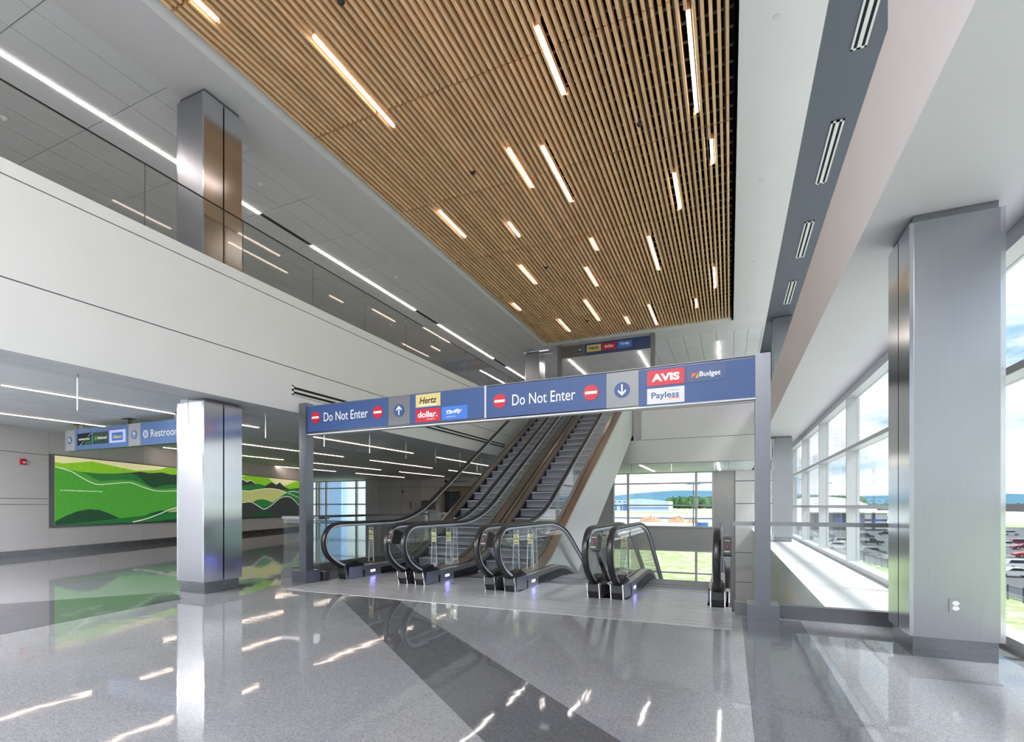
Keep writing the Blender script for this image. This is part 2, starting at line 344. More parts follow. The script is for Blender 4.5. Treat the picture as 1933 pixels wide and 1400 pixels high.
# smoke baffles of glass under both bulkheads
sb = thing('smoke_baffle', (-6.95, 6, 2.36), 'row of clear glass smoke baffle panels hanging under the white balcony bulkhead at left', 'glass screen')
for k in range(-2, 11):
    y = 3.32+1.285*k
    box('glass_pane', -6.955, -6.945, y+.006, y+1.279, 2.36, 2.785, GLB, sb)
    box('pane_clip', -6.958, -6.942, y-.005, y+.005, 2.36, 2.785, STEEL, sb)
sb2 = thing('smoke_baffle', (-3, 17.62, 2.4), 'clear glass smoke baffle hanging under the far landing in front of the hill view window', 'glass screen')
for x0, x1 in ((-4.5, -3.15), (-3.13, -1.82), (-1.8, -.47), (-.45, 1.05)):
    box('glass_pane', x0, x1, 17.615, 17.625, 2.42, 2.72, GLB, sb2); box('pane_clip', x1, x1+.02, 17.6, 17.64, 2.42, 2.72, STEEL, sb2)

# ---- far wall (Y = 30), its windows, and left rooms
wb = MB(); wb.box(-24.8, -6.44, 30, 30.3, -4.4, 3.25, WALLG); wb.box(-6.44, -.84, 30, 30.3, -1.26, .02, WALLG); wb.box(-.84, .26, 30, 30.3, -4.4, 3.25, WALLG)
wb.box(-32, 2.45, 30, 30.3, 3.21, 8, WALLG)
wb.box(.26, 2.45, 30, 30.3, -4.4, 3.25, JOINT); wall_back = wb.build('wall_back', None, 'structure')
for k, (z0, z1) in enumerate(((-4.4, -2.9), (-2.88, -1.3), (-1.28, .36), (.38, 1.37), (1.39, 2.6), (2.62, 3.2))):
    box('wall_panel', .27, 2.44, 29.93, 30.05, z0+.008, z1-.008, WALLP, wall_back)
def window_grid(name, x0, x1, z0, z1, Y, xs, zs, w=.07, d=.14):
    r = structure(name, ((x0+x1)/2, Y, z0))
    b = MB()
    b.box(x0, x0+w, Y-d, Y+d*.3, z0, z1, WINFR); b.box(x1-w, x1, Y-d, Y+d*.3, z0, z1, WINFR)
    b.box(x0+w, x1-w, Y-d, Y+d*.3, z0, z0+w, WINFR); b.box(x0+w, x1-w, Y-d, Y+d*.3, z1-w, z1, WINFR); b.build('window_frame', r)
    for x in xs: box('mullion', x-w/2-.02, x+w/2+.02, Y-d, Y+d*.3, z0+w, z1-w, WINFR, r)
    ed = [x0+w]+[q for x in xs for q in (x-w/2-.02, x+w/2+.02)]+[x1-w]
    for z in zs:
        for i in range(0, len(ed), 2): box('transom', ed[i], ed[i+1], Y-d*.8, Y+d*.2, z-w/2, z+w/2, WINFR, r)
    zz = [z0+w]+[q for z in zs for q in (z-w/2, z+w/2)]+[z1-w]
    for i in range(0, len(ed), 2):
        for j in range(0, len(zz), 2): box('window_pane', ed[i], ed[i+1], Y-.012, Y+.012, zz[j], zz[j+1], GLW, r)
    return r
window_grid('window_1', -6.44, -.84, .02, 3.2, 30.1, [-5.55, -1.75], [1.28, 2.55], .08)
window_grid('window_2', -6.44, -.84, -4.4, -1.26, 30.1, [-5.55, -1.75], [-2.57], .08)
window_grid('window_3', -31.5, -24.8, .02, 3.2, 30.1, [-29.85, -29.55, -28.85, -25.9], [1.37, 2.6], .09)
# panels on the far-left wall
for x0, x1 in ((-23.8, -21.72), (-21.70, -19.76), (-19.2, -18.6)):
    for z0, z1 in ((.02, 1.37), (1.40, 1.58), (1.61, 2.60), (2.63, 3.2)):
        box('wall_panel', x0+.01, x1-.01, 29.93, 30.0, z0, z1, WALLP, wall_back)
box('column_panel', -24.78, -23.82, 29.7, 30, 0, 3.19, GYP, wall_back)
# restroom entrance
rr = thing('restroom_entrance', (-18.5, 29.6, 0), 'restroom portal of white panels with small lettering and a lit doorway beyond the escalators', 'entrance')
b = MB(); b.box(-19.75, -18.62, 29.5, 29.9, 0, 1.0, WALLP); b.box(-19.75, -18.62, 29.5, 29.9, 1.66, 2.55, WHITE); b.box(-19.75, -13, 29.5, 29.9, 2.58, 3.17, WHITE); b.box(-18.6, -18.3, 29.5, 29.9, 0, 2.57, WHITE); b.box(-13.6, -13, 29.5, 29.9, 0, 2.57, WHITE)
b.build('portal_wall', rr)
box('sign_panel', -19.72, -18.64, 29.44, 29.5, 1.02, 1.62, SGREY, rr)
WARM = mat('warm_tile', '#a98d6c', .6); box('lit_recess', -18.3, -13.6, 29.84, 29.9, 0, 2.55, WARM, rr)
dr = box('door', -17.95, -16.9, 29.76, 29.82, 0, 2.2, SKIRT, rr)
MB().box(-18.0, -17.95, 29.72, 29.83, 0, 2.25, BLK).box(-16.9, -16.85, 29.72, 29.83, 0, 2.25, BLK).box(-18, -16.85, 29.72, 29.83, 2.2, 2.25, BLK).build('door_frame', rr)
FO = (0, 29.5); FE = (1, 0)
text('lettering', 'Restrooms', FO, FE, -17.15, -16.0, 2.83, 3.0, .01, PRK, rr)
for x in (-17.75, -17.45): MB().disc(FO, FE, x, 2.92, .1, 0, .02, PRK).build('pictogram', rr)
text('lettering', 'WOMEN', (0, 29.44), FE, -19.2, -18.75, 1.27, 1.36, .005, PRK, rr)
text('lettering', 'MEN', (0, 29.5), FE, -18.55, -18.35, 1.4, 1.6, .005, PRK, rr)
MB().box(-19.5, -19.44, 29.42, 29.44, 1.1, 1.28, PRW).box(-19.36, -19.3, 29.42, 29.44, 1.1, 1.28, PRW).build('pictogram', rr)
ds = thing('dispenser', (-20.7, 29.85, .9), 'narrow white wall cabinet with a dark slot left of the restroom portal', 'cabinet')
box('cabinet_body', -20.92, -20.5, 29.78, 29.925, .9, 1.6, WHITE, ds); box('slot', -20.85, -20.79, 29.77, 29.78, 1.0, 1.55, SKIRT, ds)
tag(box('wall_switch', -21.65, -21.55, 29.9, 29.93, 2.2, 2.36, SKIRT), 'small dark square device high on the far grey wall panels', 'switch')

# ---- mural wall (runs away to the left at about 20 degrees)
L2 = math.hypot(-.35, .937); ME = (-.35/L2, .937/L2); MO = (-15.8, 6.0)      # normal (ey,-ex) points to the hall
mw = structure('wall_left', (-17, 9, 0))
MB().obox(MO, ME, -2.2, 15.3, -.3, -.03, 0, 3.22, JOINT).build('wall_core', mw)
cols = [1.20+1.546*k for k in range(-2, 10)]
for a, b_ in zip(cols[:-1], cols[1:]):
    rows = ((.16, 1.278), (1.29, 1.425), (1.437, 2.555), (2.567, 3.19)) if a < 1.1 else ((.16, .70), (2.60, 3.19))
    for z0, z1 in rows: MB().obox(MO, ME, a+.006, b_-.006, -.03, 0, z0, z1, WALLP).build('wall_panel', mw)
MB().obox(MO, ME, -2.2, 15.3, -.03, .015, 0, .16, STEELD).build('skirting', mw)
MB().box(-32, -21.2, 19.9, 20.2, 0, 3.2, WALLG).build('wall_left_end', None, 'structure')
MB().box(-32, -31.8, 20, 30, 0, 3.2, WALLG).build('wall_left_far', None, 'structure')
# mural
mu = thing('mural', (MO[0]+ME[0]*8, MO[1]+ME[1]*8, .7), 'long backlit wall mural of layered green hills with white trail lines', 'mural')
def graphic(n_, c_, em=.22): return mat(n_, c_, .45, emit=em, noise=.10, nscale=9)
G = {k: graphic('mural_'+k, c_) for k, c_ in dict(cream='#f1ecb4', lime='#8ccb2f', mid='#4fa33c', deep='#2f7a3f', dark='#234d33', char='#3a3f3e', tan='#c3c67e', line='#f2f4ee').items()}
def layer(k, pts, d, name='hill_print'):
    d = .031+(d-.034)*.25; MB().oprism(MO, ME, pts, d-.001, d, G[k]).build(name, mu)
MS0, MS1, MZ0, MZ1 = 1.32, 14.75, .735, 2.572
MB().obox(MO, ME, MS0-.12, MS1+.12, -.02, .03, MZ0-.05, MZ1+.03, ALU).build('mural_frame', mu)
layer('cream', [(MS0, MZ0), (MS1, MZ0), (MS1, MZ1), (MS0, MZ1)], .034)
up_ = [(1.32, 2.40), (1.54, 2.381), (1.95, 2.441), (2.42, 2.515), (2.95, 2.459), (3.44, 2.404), (3.97, 2.36), (4.54, 2.407), (4.99, 2.469), (5.31, MZ1), (9.2, MZ1), (9.6, 2.5), (9.95, MZ1), (11.68, 2.57), (12.0, 2.42), (12.41, 2.28), (12.75, 2.34), (13.19, 2.245), (14.5, 2.56), (MS1, MZ1)]
layer('lime', [(MS0, MZ0), (MS1, MZ0)]+up_[::-1], .038)
dk = [(2.03, 2.191), (2.64, 2.186), (3.19, 2.213), (3.78, 2.282), (4.11, 2.337), (4.54, 2.316), (5.05, 2.373), (5.47, 2.328), (6.1, 2.35), (6.9, 2.2), (7.8, 2.35), (8.7, 2.24), (9.6, 2.37), (10.0, 2.31), (10.28, 2.37), (10.67, 2.236), (10.96, 2.243), (11.41, 2.174), (12.0, 2.37), (12.41, 2.26), (12.75, 2.40), (13.19, 2.2), (13.7, 2.1), (MS1, 2.2)]
layer('char', [(2.03, 1.6), (MS1, .9)]+dk[::-1], .042)
layer('deep', [(2.0, 2.19), (2.64, 2.186), (3.19, 2.205), (3.78, 2.26), (4.1, 2.2), (4.597, 1.884), (5.15, 1.7), (1.9, 1.7)][::-1], .046)
layer('dark', [(3.97, 2.257), (4.39, 1.956), (4.6, 1.884), (5.15, 1.989), (5.97, 2.049), (7.0, 2.0), (7.0, 2.2), (5.5, 2.25), (4.6, 2.29)], .048)
layer('deep', [(4.6, 1.6), (4.66, 1.83), (5.0, 1.93), (5.5, 1.99), (6.2, 2.0), (7.5, 1.8), (8.6, 2.02), (9.6, 2.1), (10.3, 2.2), (10.95, 2.24), (11.5, 2.1), (12, 2.05), (13.2, 2.05), (13.9, 2.08), (MS1, 2.15), (MS1, 1.0), (4.6, 1.0)][::-1], .050)
layer('tan', [(8.2, 1.5), (8.9, 1.78), (9.6, 1.908), (10.17, 1.906), (10.77, 1.985), (11.53, 2.073), (12.0, 2.09), (12.67, 2.058), (13.46, 1.935), (12.75, 1.671), (12.08, 1.411), (11.53, 1.523), (11.14, 1.56), (10.77, 1.525), (10.45, 1.43), (10.07, 1.451), (9.6, 1.423), (8.8, 1.3)][::-1], .054)
mid = [(1.32, 2.27), (2.03, 2.191), (2.24, 2.137), (2.46, 2.031), (2.69, 1.963), (3.07, 2.012), (3.47, 2.054), (3.97, 2.036), (4.39, 1.91), (4.66, 1.818), (4.99, 1.806), (5.47, 1.846), (5.97, 1.9), (7, 1.7), (8.2, 1.35), (9.4, .75)]
layer('mid', [(1.32, MZ0), (9.4, MZ0)]+mid[::-1], .056)
ch = [(8.2, MZ0), (8.7, 1.1), (9.1, 1.3), (9.6, 1.384), (10.07, 1.427), (10.42, 1.389), (10.77, 1.269), (11.3, 1.102), (11.84, 1.227), (12.33, 1.445), (12.84, 1.65), (13.46, 1.718), (13.88, 1.667), (14.26, 1.508), (14.68, 1.272), (MS1, 1.25)]
layer('char', [(8.2, MZ0), (MS1, MZ0)]+ch[::-1], .058)
layer('dark', [(9.9, MZ0), (10.6, .9), (11.3, 1.02), (12.0, .9), (12.6, MZ0)][::-1], .060)
bot = [(1.32, .842), (1.64, .991), (1.95, 1.1), (2.33, 1.159), (2.64, 1.133), (2.95, 1.038), (3.32, .885), (3.7, .817), (4.11, .877), (4.54, 1.004), (4.99, 1.091), (5.31, 1.076), (5.97, 1.057), (6.8, 1.15), (7.8, .95), (8.6, MZ0)]
layer('dark', [(1.32, MZ0), (8.6, MZ0)]+bot[::-1], .060); layer('deep', [(1.32, MZ0), (3.0, MZ0+.02), (5.0, MZ0), (5.4, 1.06), (5.97, 1.057), (5.97, .8)][::-1], .061)
layer('tan', [(5.3, 1.04), (5.97, 1.17), (6.4, 1.2), (6.4, 1.1), (5.6, 1.04)][::-1], .064)
def trail(pts, w=.022):
    P = catmull(pts, 6); v = []; f = []
    for i, (a, z) in enumerate(P):
        q = P[max(0, i-1)]; r = P[min(len(P)-1, i+1)]; tx, tz = r[0]-q[0], r[1]-q[1]; L = math.hypot(tx, tz) or 1
        v.append((a-tz/L*w/2, z+tx/L*w/2)); v.append((a+tz/L*w/2, z-tx/L*w/2))
    mb = MB(); nx, ny = ME[1], -ME[0]
    vs = [(MO[0]+ME[0]*a+nx*.0405, MO[1]+ME[1]*a+ny*.0405, z) for a, z in v]
    mb.add(vs, [(2*i, 2*i+1, 2*i+3, 2*i+2) for i in range(len(P)-1)], G['line']).build('trail_line', mu)
trail([(1.32, 2.276), (1.6, 2.227), (1.842, 2.159), (2.113, 2.022), (2.374, 1.917), (2.621, 1.865), (2.948, 1.897), (3.316, 1.941), (3.702, 1.973), (3.89, 1.945), (4.25, 1.849), (4.626, 1.771), (4.99, 1.74), (5.468, 1.761), (5.974, 1.794), (7.2, 1.85), (8.6, 1.9), (9.6, 1.908), (10.17, 1.906), (10.77, 1.985), (11.53, 2.05), (12.0, 2.07), (12.67, 2.03), (13.46, 1.915), (14.1, 1.8), (14.7, 1.68)])
trail([(3.836, .745), (4.392, .836), (4.99, .997), (5.468, 1.135), (5.974, 1.235), (6.8, 1.5), (7.6, 1.45), (8.6, 1.35), (9.6, 1.384), (10.07, 1.427), (10.42, 1.389), (10.77, 1.269), (11.3, 1.102), (11.84, 1.227), (12.33, 1.445), (12.84, 1.65), (13.46, 1.718), (13.88, 1.667), (14.26, 1.508), (14.68, 1.272)], .03)
trail([(9.4, 2.42), (9.7, 2.38), (9.95, 2.3), (10.28, 2.37), (10.6, 2.24)], .03); trail([(13.6, 1.95), (14.1, 2.0), (14.7, 1.97)], .03)
text('lettering', 'Over 140 miles of the scenic Appalachian Trail stretches across our region', MO, ME, 1.46, 2.75, 1.64, 1.685, .040, G['line'], mu)
fa = thing('fire_alarm', (MO[0]+ME[0]*.52, MO[1]+ME[1]*.52, 2.27), 'small red fire alarm strobe on the pale panelled wall left of the mural', 'alarm')
MB().obox(MO, ME, .46, .58, 0, .05, 2.27, 2.41, RED).build('alarm_body', fa); MB().obox(MO, ME, .49, .55, .05, .065, 2.30, 2.34, PRW).build('strobe', fa)

# ---- room shell behind the camera, left
MB().box(-13.1, -12.9, -12, 30, 4.5, 7.3, WALLG).build('wall_upper_left', None, 'structure')

# ---- glazed wall on the right, X = 2.24..2.45
wr = structure('window_4', (2.35, 10, 0))
ymul = [5.35+3.55*k-17.75 for k in range(0, 12)]
ymul = [y for y in ymul if y > -12.1 and y < 30]
yy = [-12]+ymul+[30]
for z0, z1 in ((0, .10), (1.20, 1.268), (2.40, 2.47), (3.50, 3.67)):
    for a, c_ in zip(yy[:-1], yy[1:]): box('sill' if z0 == 0 else 'transom', 2.24, 2.45, a+.03, c_-.03, z0, z1, WINFR, wr)
for y in ymul: box('mullion', 2.24, 2.47, y-.03, y+.03, 0, 3.67, WINFR, wr)
for a, c_ in zip(yy[:-1], yy[1:]):
    for z0, z1 in ((.10, 1.20), (1.268, 2.40), (2.47, 3.50)): box('window_pane', 2.40, 2.42, a+.03, c_-.03, z0, z1, GLW, wr)
wu = structure('window_5', (2.35, 10, 3.9))
for y in ymul: box('mullion', 2.3, 2.5, y-.03, y+.03, 3.85, 7.87, WINFR, wu)
for z in (3.85, 5.45, 7.75):
    for a, c_ in zip(yy[:-1], yy[1:]): box('transom', 2.3, 2.5, a+.03, c_-.03, z, z+.08, WINFR, wu)
for a, c_ in zip(yy[:-1], yy[1:]):
    for z0, z1 in ((3.93, 5.45), (5.53, 7.75)): box('window_pane', 2.40, 2.42, a+.03, c_-.03, z0, z1, GLW, wu)
# glazed wall behind the camera
wn = structure('window_6', (-5, -12, 0)); xs_ = [-31.5+3.4*k for k in range(11)]
for x in xs_: box('mullion', x-.04, x+.04, -12.1, -11.9, 0, 7.8 if x > -13 else 3.1, WINFR, wn)
for a, c_ in zip(xs_[:-1], xs_[1:]):
    for z in (0, 1.6, 3.0)+((4.6, 6.2, 7.7) if a > -13 else ()): box('transom', a+.04, c_-.04, -12.1, -11.9, z, z+.1, WINFR, wn)

# ---- wood slat ceiling, row by row, with linear lamps let in between the slats
LAMPS = [(-5.75, 2.4, 4.19), (-4.828, 4.793, 6.447), (-2.192, 5.808, 6.932), (-.463, 6.348, 8.05), (-3.375, 7.599, 8.711), (-2.837, 7.778, 9.428), (-.922, 9.354, 10.524), (-.277, 8.737, 9.363),
 (-5.368, 8.645, 9.74), (-4.26, 9.583, 10.197), (-2.822, 10.892, 11.45), (-1.639, 11.336, 13.022), (-4.75, 11.417, 12.527), (-3.285, 12.178, 13.305), (-.374, 13.449, 14.714), (-5.83, 13.467, 14.039),
 (-3.834, 14.088, 15.814), (-2.196, 15.18, 16.933), (-.912, 15.285, 15.954), (-3.0, 15.865, 16.49), (-5.0, 15.205, 16.417), (-1.9, 2.6, 4.2), (-3.6, 2.0, 3.3)]
PITCH = .0925; NS = 67; X0 = -6.135
ROWY = [1.6, 3.88, 6.145, 8.41, 10.68, 12.95, 15.22, 17.34]
ordn = ['nearest to the camera', 'second from the camera', 'third from the camera', 'fourth from the camera', 'fifth from the camera', 'sixth from the camera', 'seventh and farthest, above the far landing']
_slat = {}
def slat_mesh(L):
    k = round(L, 3)
    if k not in _slat:
        w = .0208; sec = [(-w, .112), (w, .112), (w, .007), (w-.006, 0), (-w+.006, 0), (-w, .007)]
        mb = MB(); mb.prism(sec, 0, L, 'y', WOOD); _slat[k] = mb.mesh('slat')
    return _slat[k]
for r in range(7):
    y0, y1 = ROWY[r]+.016, ROWY[r+1]-.016
    t = thing('slat_ceiling_section', (-3.05, (y0+y1)/2, 7.18), 'section of light oak ceiling slats, row '+ordn[r], 'slat ceiling', 'wooden slat ceiling rows')
    for i in range(NS):
        x = X0+PITCH*i; seg = [(y0, y1)]
        for lx, a, b_ in LAMPS:
            if abs(lx-x) < PITCH*.5:
                ns_ = []
                for p, q in seg:
                    if b_+.02 < p or a-.02 > q: ns_.append((p, q)); continue
                    if a-.02 > p: ns_.append((p, a-.02))
                    if b_+.02 < q: ns_.append((b_+.02, q))
                seg = ns_
        for p, q in seg:
            if q-p < .03: continue
            o = bpy.data.objects.new('slat', slat_mesh(q-p)); o.parent = t; COL.objects.link(o)
            o.location = Vector((x, p, 7.185))-Vector(t.location)
gr = MB()
for k in range(22): gr.box(-6.16+.29*k, -6.145+.29*k, 1.6, 17.35, 7.40, 7.43, TEE)
for k in range(56): gr.box(-6.16, .04, 1.7+.28*k, 1.712+.28*k, 7.40, 7.43, TEE)
g_ = gr.build('ceiling_grid', None, 'stuff'); tag(g_, 'fine grey wire grid in the black void above the wooden slats', 'grid')
for i, (x, a, b_) in enumerate(LAMPS):
    t = thing('slat_lamp', (x, (a+b_)/2, 7.17), '%s linear lamp in the slats, %s line of lamps, %s along the hall' % ('short' if b_-a < .8 else 'medium' if b_-a < 1.3 else 'long', 'far left' if x < -5.2 else 'left' if x < -4 else 'middle' if x < -2.7 else 'right middle' if x < -1.2 else 'far right', 'near' if a < 7 else 'halfway' if a < 11 else 'well' if a < 14 else 'far'), 'lamp', 'linear lamps in the wooden slat ceiling')
    box('lamp_housing', x-.026, x+.026, a, b_, 7.20, 7.29, WOOD, t); box('diffuser', x-.024, x+.024, a+.01, b_-.01, 7.178, 7.199, LEDW, t)
# linear lamps in the panel ceilings
for i, (a, b_) in enumerate(((-8, -2.2), (-1.0, 2.2), (3.19, 7.27), (8.63, 12.74), (14.05, 18.19), (19.5, 21.6))):
    t = thing('linear_lamp', (-8.75, a, 7.17), 'white linear lamp above the upper walkway, %s' % ['behind the camera', 'behind the camera, next run', 'at the top left corner of the photo', 'right of the upper steel column', 'above the middle of the balcony glass', 'last one before the far column'][i], 'lamp', 'linear lamps above the upper walkway')
    box('diffuser', -8.788, -8.712, a, b_, 7.172, 7.18, LED, t); box('lamp_housing', -8.79, -8.71, a-.01, b_+.01, 7.18, 7.184, ALU, t)
for ix, x in enumerate((-10.6, -13.85, -17.05, -20.15)):
    for iy, (a, b_) in enumerate(((-8.7, -3.9), (-2.3, 2.5), (4.05, 8.77), (10.5, 15.3), (16.9, 21.65), (23.3, 28.05))):
        if ix == 2 and iy < 3 or ix == 3 and iy < 4:
            if not (ix == 2 and iy == 2): continue
            a = 6.9; continue
        t = thing('linear_lamp', (x, (a+b_)/2, 3.16), 'white low ceiling lamp, %s row from the bulkhead, %s in row' % (['first', 'second', 'third', 'fourth'][ix], ['behind the camera', 'beside camera', 'nearest', 'second', 'third', 'farthest'][iy]), 'lamp', 'linear lamps in the low ceiling')
        box('diffuser', x-.024, x+.024, a, b_, 3.160, 3.170, LEDL, t); box('lamp_housing', x-.034, x+.034, a-.01, b_+.01, 3.170, 3.179, ALU, t)
for x, a, b_, z, w_ in ((-5.97, 19.5, 22.1, 7.17, 'left, beside the far blue sign'), (-3.19, 19.5, 22.1, 7.17, 'middle, under the far blue sign'), (-.39, 19.5, 22.1, 7.17, 'right, above the large sign'), (-3.88, 24, 28.7, 3.17, 'over the hill view window, left'), (-.5, 23.9, 29.2, 3.17, 'over the hill view window, right')):
    t = thing('linear_lamp', (x, a, z), 'white linear lamp in the ceiling past the far landing, '+w_, 'lamp', 'linear lamps past the far landing')
    box('diffuser', x-.04, x+.04, a, b_, z-.01, z, LED, t); box('lamp_housing', x-.05, x+.05, a-.01, b_+.01, z, z+.008, ALU, t)

# unseen luminous fields added behind and left of the camera as fill light
for x0, x1, y0, y1, z, w_ in ((-6.0, -.2, -10.5, -1.5, 7.15, 'high ceiling over the hall behind the camera'), (-13.0, -7.4, -8, 2.3, 3.17, 'low ceiling left of the camera')):
    t = thing('fill_light_panel', ((x0+x1)/2, y0, z), 'unseen white fill light panels added at the '+w_, 'lamp', 'added fill light fields')
    n_ = 4 if z > 5 else 5
    for i in range(n_):
        a, b_ = x0+(x1-x0)*i/n_+.12, x0+(x1-x0)*(i+1)/n_-.12
        box('diffuser', a, b_, y0, y1, z-.02, z-.008, FILLP if z > 5 else FILLQ, t); box('lamp_housing', a-.02, b_+.02, y0-.02, y1+.02, z-.008, z+.004, ALU, t)

# ---- small ceiling devices
def dome(x, y, z, r, m, label, cat, name, group):
    mb = MB(); seg = 14; pr = [(r, 0), (r, -.012), (r*.8, -.03), (r*.45, -.05), (0.001, -.058)]
    vs = [(x+a*math.cos(2*math.pi*i/seg), y+a*math.sin(2*math.pi*i/seg), z+h) for a, h in pr for i in range(seg)]
    mb.add(vs, [(j*seg+i, j*seg+(i+1) % seg, (j+1)*seg+(i+1) % seg, (j+1)*seg+i) for j in range(len(pr)-1) for i in range(seg)]+[tuple(range(seg))], m, True)
    tag(mb.build(name), label, cat, group)
w4 = ['nearest', 'second', 'third', 'farthest']
for k, y in enumerate((6.83, 10.14, 13.43, 16.77)):
    o = MB().cyl(.53, y, 7.15, 7.161, .045, WHITE).build('sprinkler_cover'); tag(o, 'round white sprinkler cover in the plain strip right of the slats, '+w4[k], 'sprinkler', 'sprinkler covers in the plain ceiling')
for k, (x, y) in enumerate(((-4.2, 4.6), (-4.2, 7.9), (-4.2, 11.77), (-4.2, 15.7), (-1.29, 7.93), (-1.28, 15.7))):
    t = 'small black sensor dome hanging in the slat ceiling, %s' % (w4[k]+' of the left line' if k < 4 else ['nearer', 'farther'][k-4]+' of the right line')
    dome(x, y, 7.2, .045, BLK, t, 'sensor', 'ceiling_sensor', 'sensors in the slat ceiling')
for k, (x, y) in enumerate(((-10.16, 3.91), (-7.92, 6.59), (-7.92, 10.68), (-7.92, 14.75), (-10.15, 13.4))):
    dome(x, y, 7.175, .05, PANEL, 'pale smoke detector on the upper walkway ceiling, '+['at far left behind glass', 'right of the steel column', 'middle of the row', 'end of the row', 'low behind the balcony glass'][k], 'detector', 'smoke_detector', 'detectors over the walkway')
# ---- air grilles
def grille(x0, x1, y0, y1, z, label):
    t = thing('air_grille', ((x0+x1)/2, (y0+y1)/2, z), label, 'vent', 'air grilles in the charcoal ceiling'); mb = MB()
    w = (x1-x0); f = .014
    mb.box(x0, x1, y0, y0+.03, z-.02, z, WHITE); mb.box(x0, x1, y1-.03, y1, z-.02, z, WHITE); mb.box(x0, x0+.03, y0, y1, z-.02, z, WHITE); mb.box(x1-.03, x1, y0, y1, z-.02, z, WHITE)
    mb.box(x0+w/2-.027, x0+w/2+.027, y0, y1, z-.02, z, WHITE); mb.build('frame', t)
    box('slot', x0+.03, x0+w/2-.027, y0+.03, y1-.03, z-.008, z-.002, BLACK, t); box('slot', x0+w/2+.027, x1-.03, y0+.03, y1-.03, z-.008, z-.002, BLACK, t)
for k, y in enumerate((6.79, 10.1, 13.43, 16.77)): grille(1.6, 1.8, y, y+1.84, 7.865, 'white two-slot air grille in the dark ceiling strip, '+['at the top edge of the photo', 'second from the camera', 'third from the camera', 'smallest and farthest'][k])
for k, (y0, y1) in enumerate(((6.02, 14.4),)):
    t = thing('wall_grille', (-6.5, 10, 3.07), 'long white linear air grille with two dark slots in the bulkhead behind the blue sign', 'vent')
    mb = MB(); mb.box(-6.52, -6.505, y0, y1, 3.055, 3.075, WHITE); mb.box(-6.52, -6.505, y0, y1, 3.19, 3.21, WHITE); mb.box(-6.52, -6.505, y0, y1, 3.115, 3.15, WHITE); mb.box(-6.52, -6.505, y0, y0+.03, 3.055, 3.21, WHITE); mb.box(-6.52, -6.505, y1-.03, y1, 3.055, 3.21, WHITE); mb.build('frame', t)
    box('slot', -6.519, -6.511, y0+.03, y1-.03, 3.075, 3.115, BLACK, t); box('slot', -6.519, -6.511, y0+.03, y1-.03, 3.15, 3.19, BLACK, t)

# ================================================================== COLUMNS
def column(x0, x1, y0, y1, segs, label, outlet=False):
    t = thing('steel_column', ((x0+x1)/2, (y0+y1)/2, segs[0][0]), label, 'column')
    i = .03; xm = (x0+x1)/2; ym = (y0+y1)/2
    for z0, z1 in segs:
        box('plinth', x0+i, x1-i, y0+i, y1-i, z0, z0+.22, STEELD, t)
        box('core', x0+i+.02, x1-i-.02, y0+i+.02, y1-i-.02, z0+.22, z1, STEELD, t)
        box('collar', x0+i, x1-i, y0+i, y1-i, z1-.1, z1, STEELD, t)
        a, b_ = z0+.17, z1-.07
        for (p0, p1) in ((y0, ym-.008), (ym+.008, y1)):
            box('side_panel', x1-i, x1, p0+.002, p1-.002, a, b_, STEEL, t); box('side_panel', x0, x0+i, p0+.002, p1-.002, a, b_, STEEL, t)
        box('face_panel', x0+i, x1-i, y0-.001, y0+i, a, b_, STEELF, t); box('face_panel', x0+i, x1-i, y1-i, y1+.001, a, b_, STEELF, t)
        box('corner_trim', x1-i, x1+.001, y0-.001, y0+.003, a, b_, STEEL, t)
    return t
bigc = column(1.37, 1.98, 5.14, 5.75, ((0, 3.67),), 'large square brushed steel column with a power outlet at the right edge of the hall')
column(1.38, 1.99, 19.72, 20.33, ((0, 3.67), (3.85, 7.87)), 'slim looking steel column beside the far right windows, behind the sign post')
column(-7.38, -6.79, 4.73, 5.33, ((0, 2.80), (4.5, 7.165)), 'square polished steel column under and above the white balcony bulkhead at left')
column(-7.25, -6.65, 17.9, 18.5, ((0, 2.75), (4.5, 7.165)), 'distant dark steel column rising to the ceiling left of the small far sign')
ot = thing('power_outlet', (1.67, 5.13, .4), 'double white power outlet in a steel cover plate on the big column', 'outlet')
q = MB(); q.prism([(1.630, .395), (1.708, .395), (1.703, .515), (1.635, .515)], 5.128, 5.139, 'y', STEELF)
ot_x = 1.668; q = MB().box(ot_x-.040, ot_x+.040, 5.126, 5.139, .385, .50, STEELF); q.build('cover_plate', ot)
for z in (.425, .465):
    r_ = MB().disc((0, 5.126), (1, 0), ot_x, z, .021, 0, .004, PRW, .0165); ro = r_.build('receptacle', ot)
    m_ = MB(); 
    for dx, dz in ((-.008, -.002), (.008, -.002), (0, .009)): m_.box(ot_x+dx-.0018, ot_x+dx+.0018, 5.1205, 5.1225, z+dz-.003, z+dz+.003, PRK)
    m_.build('socket_hole', ro)

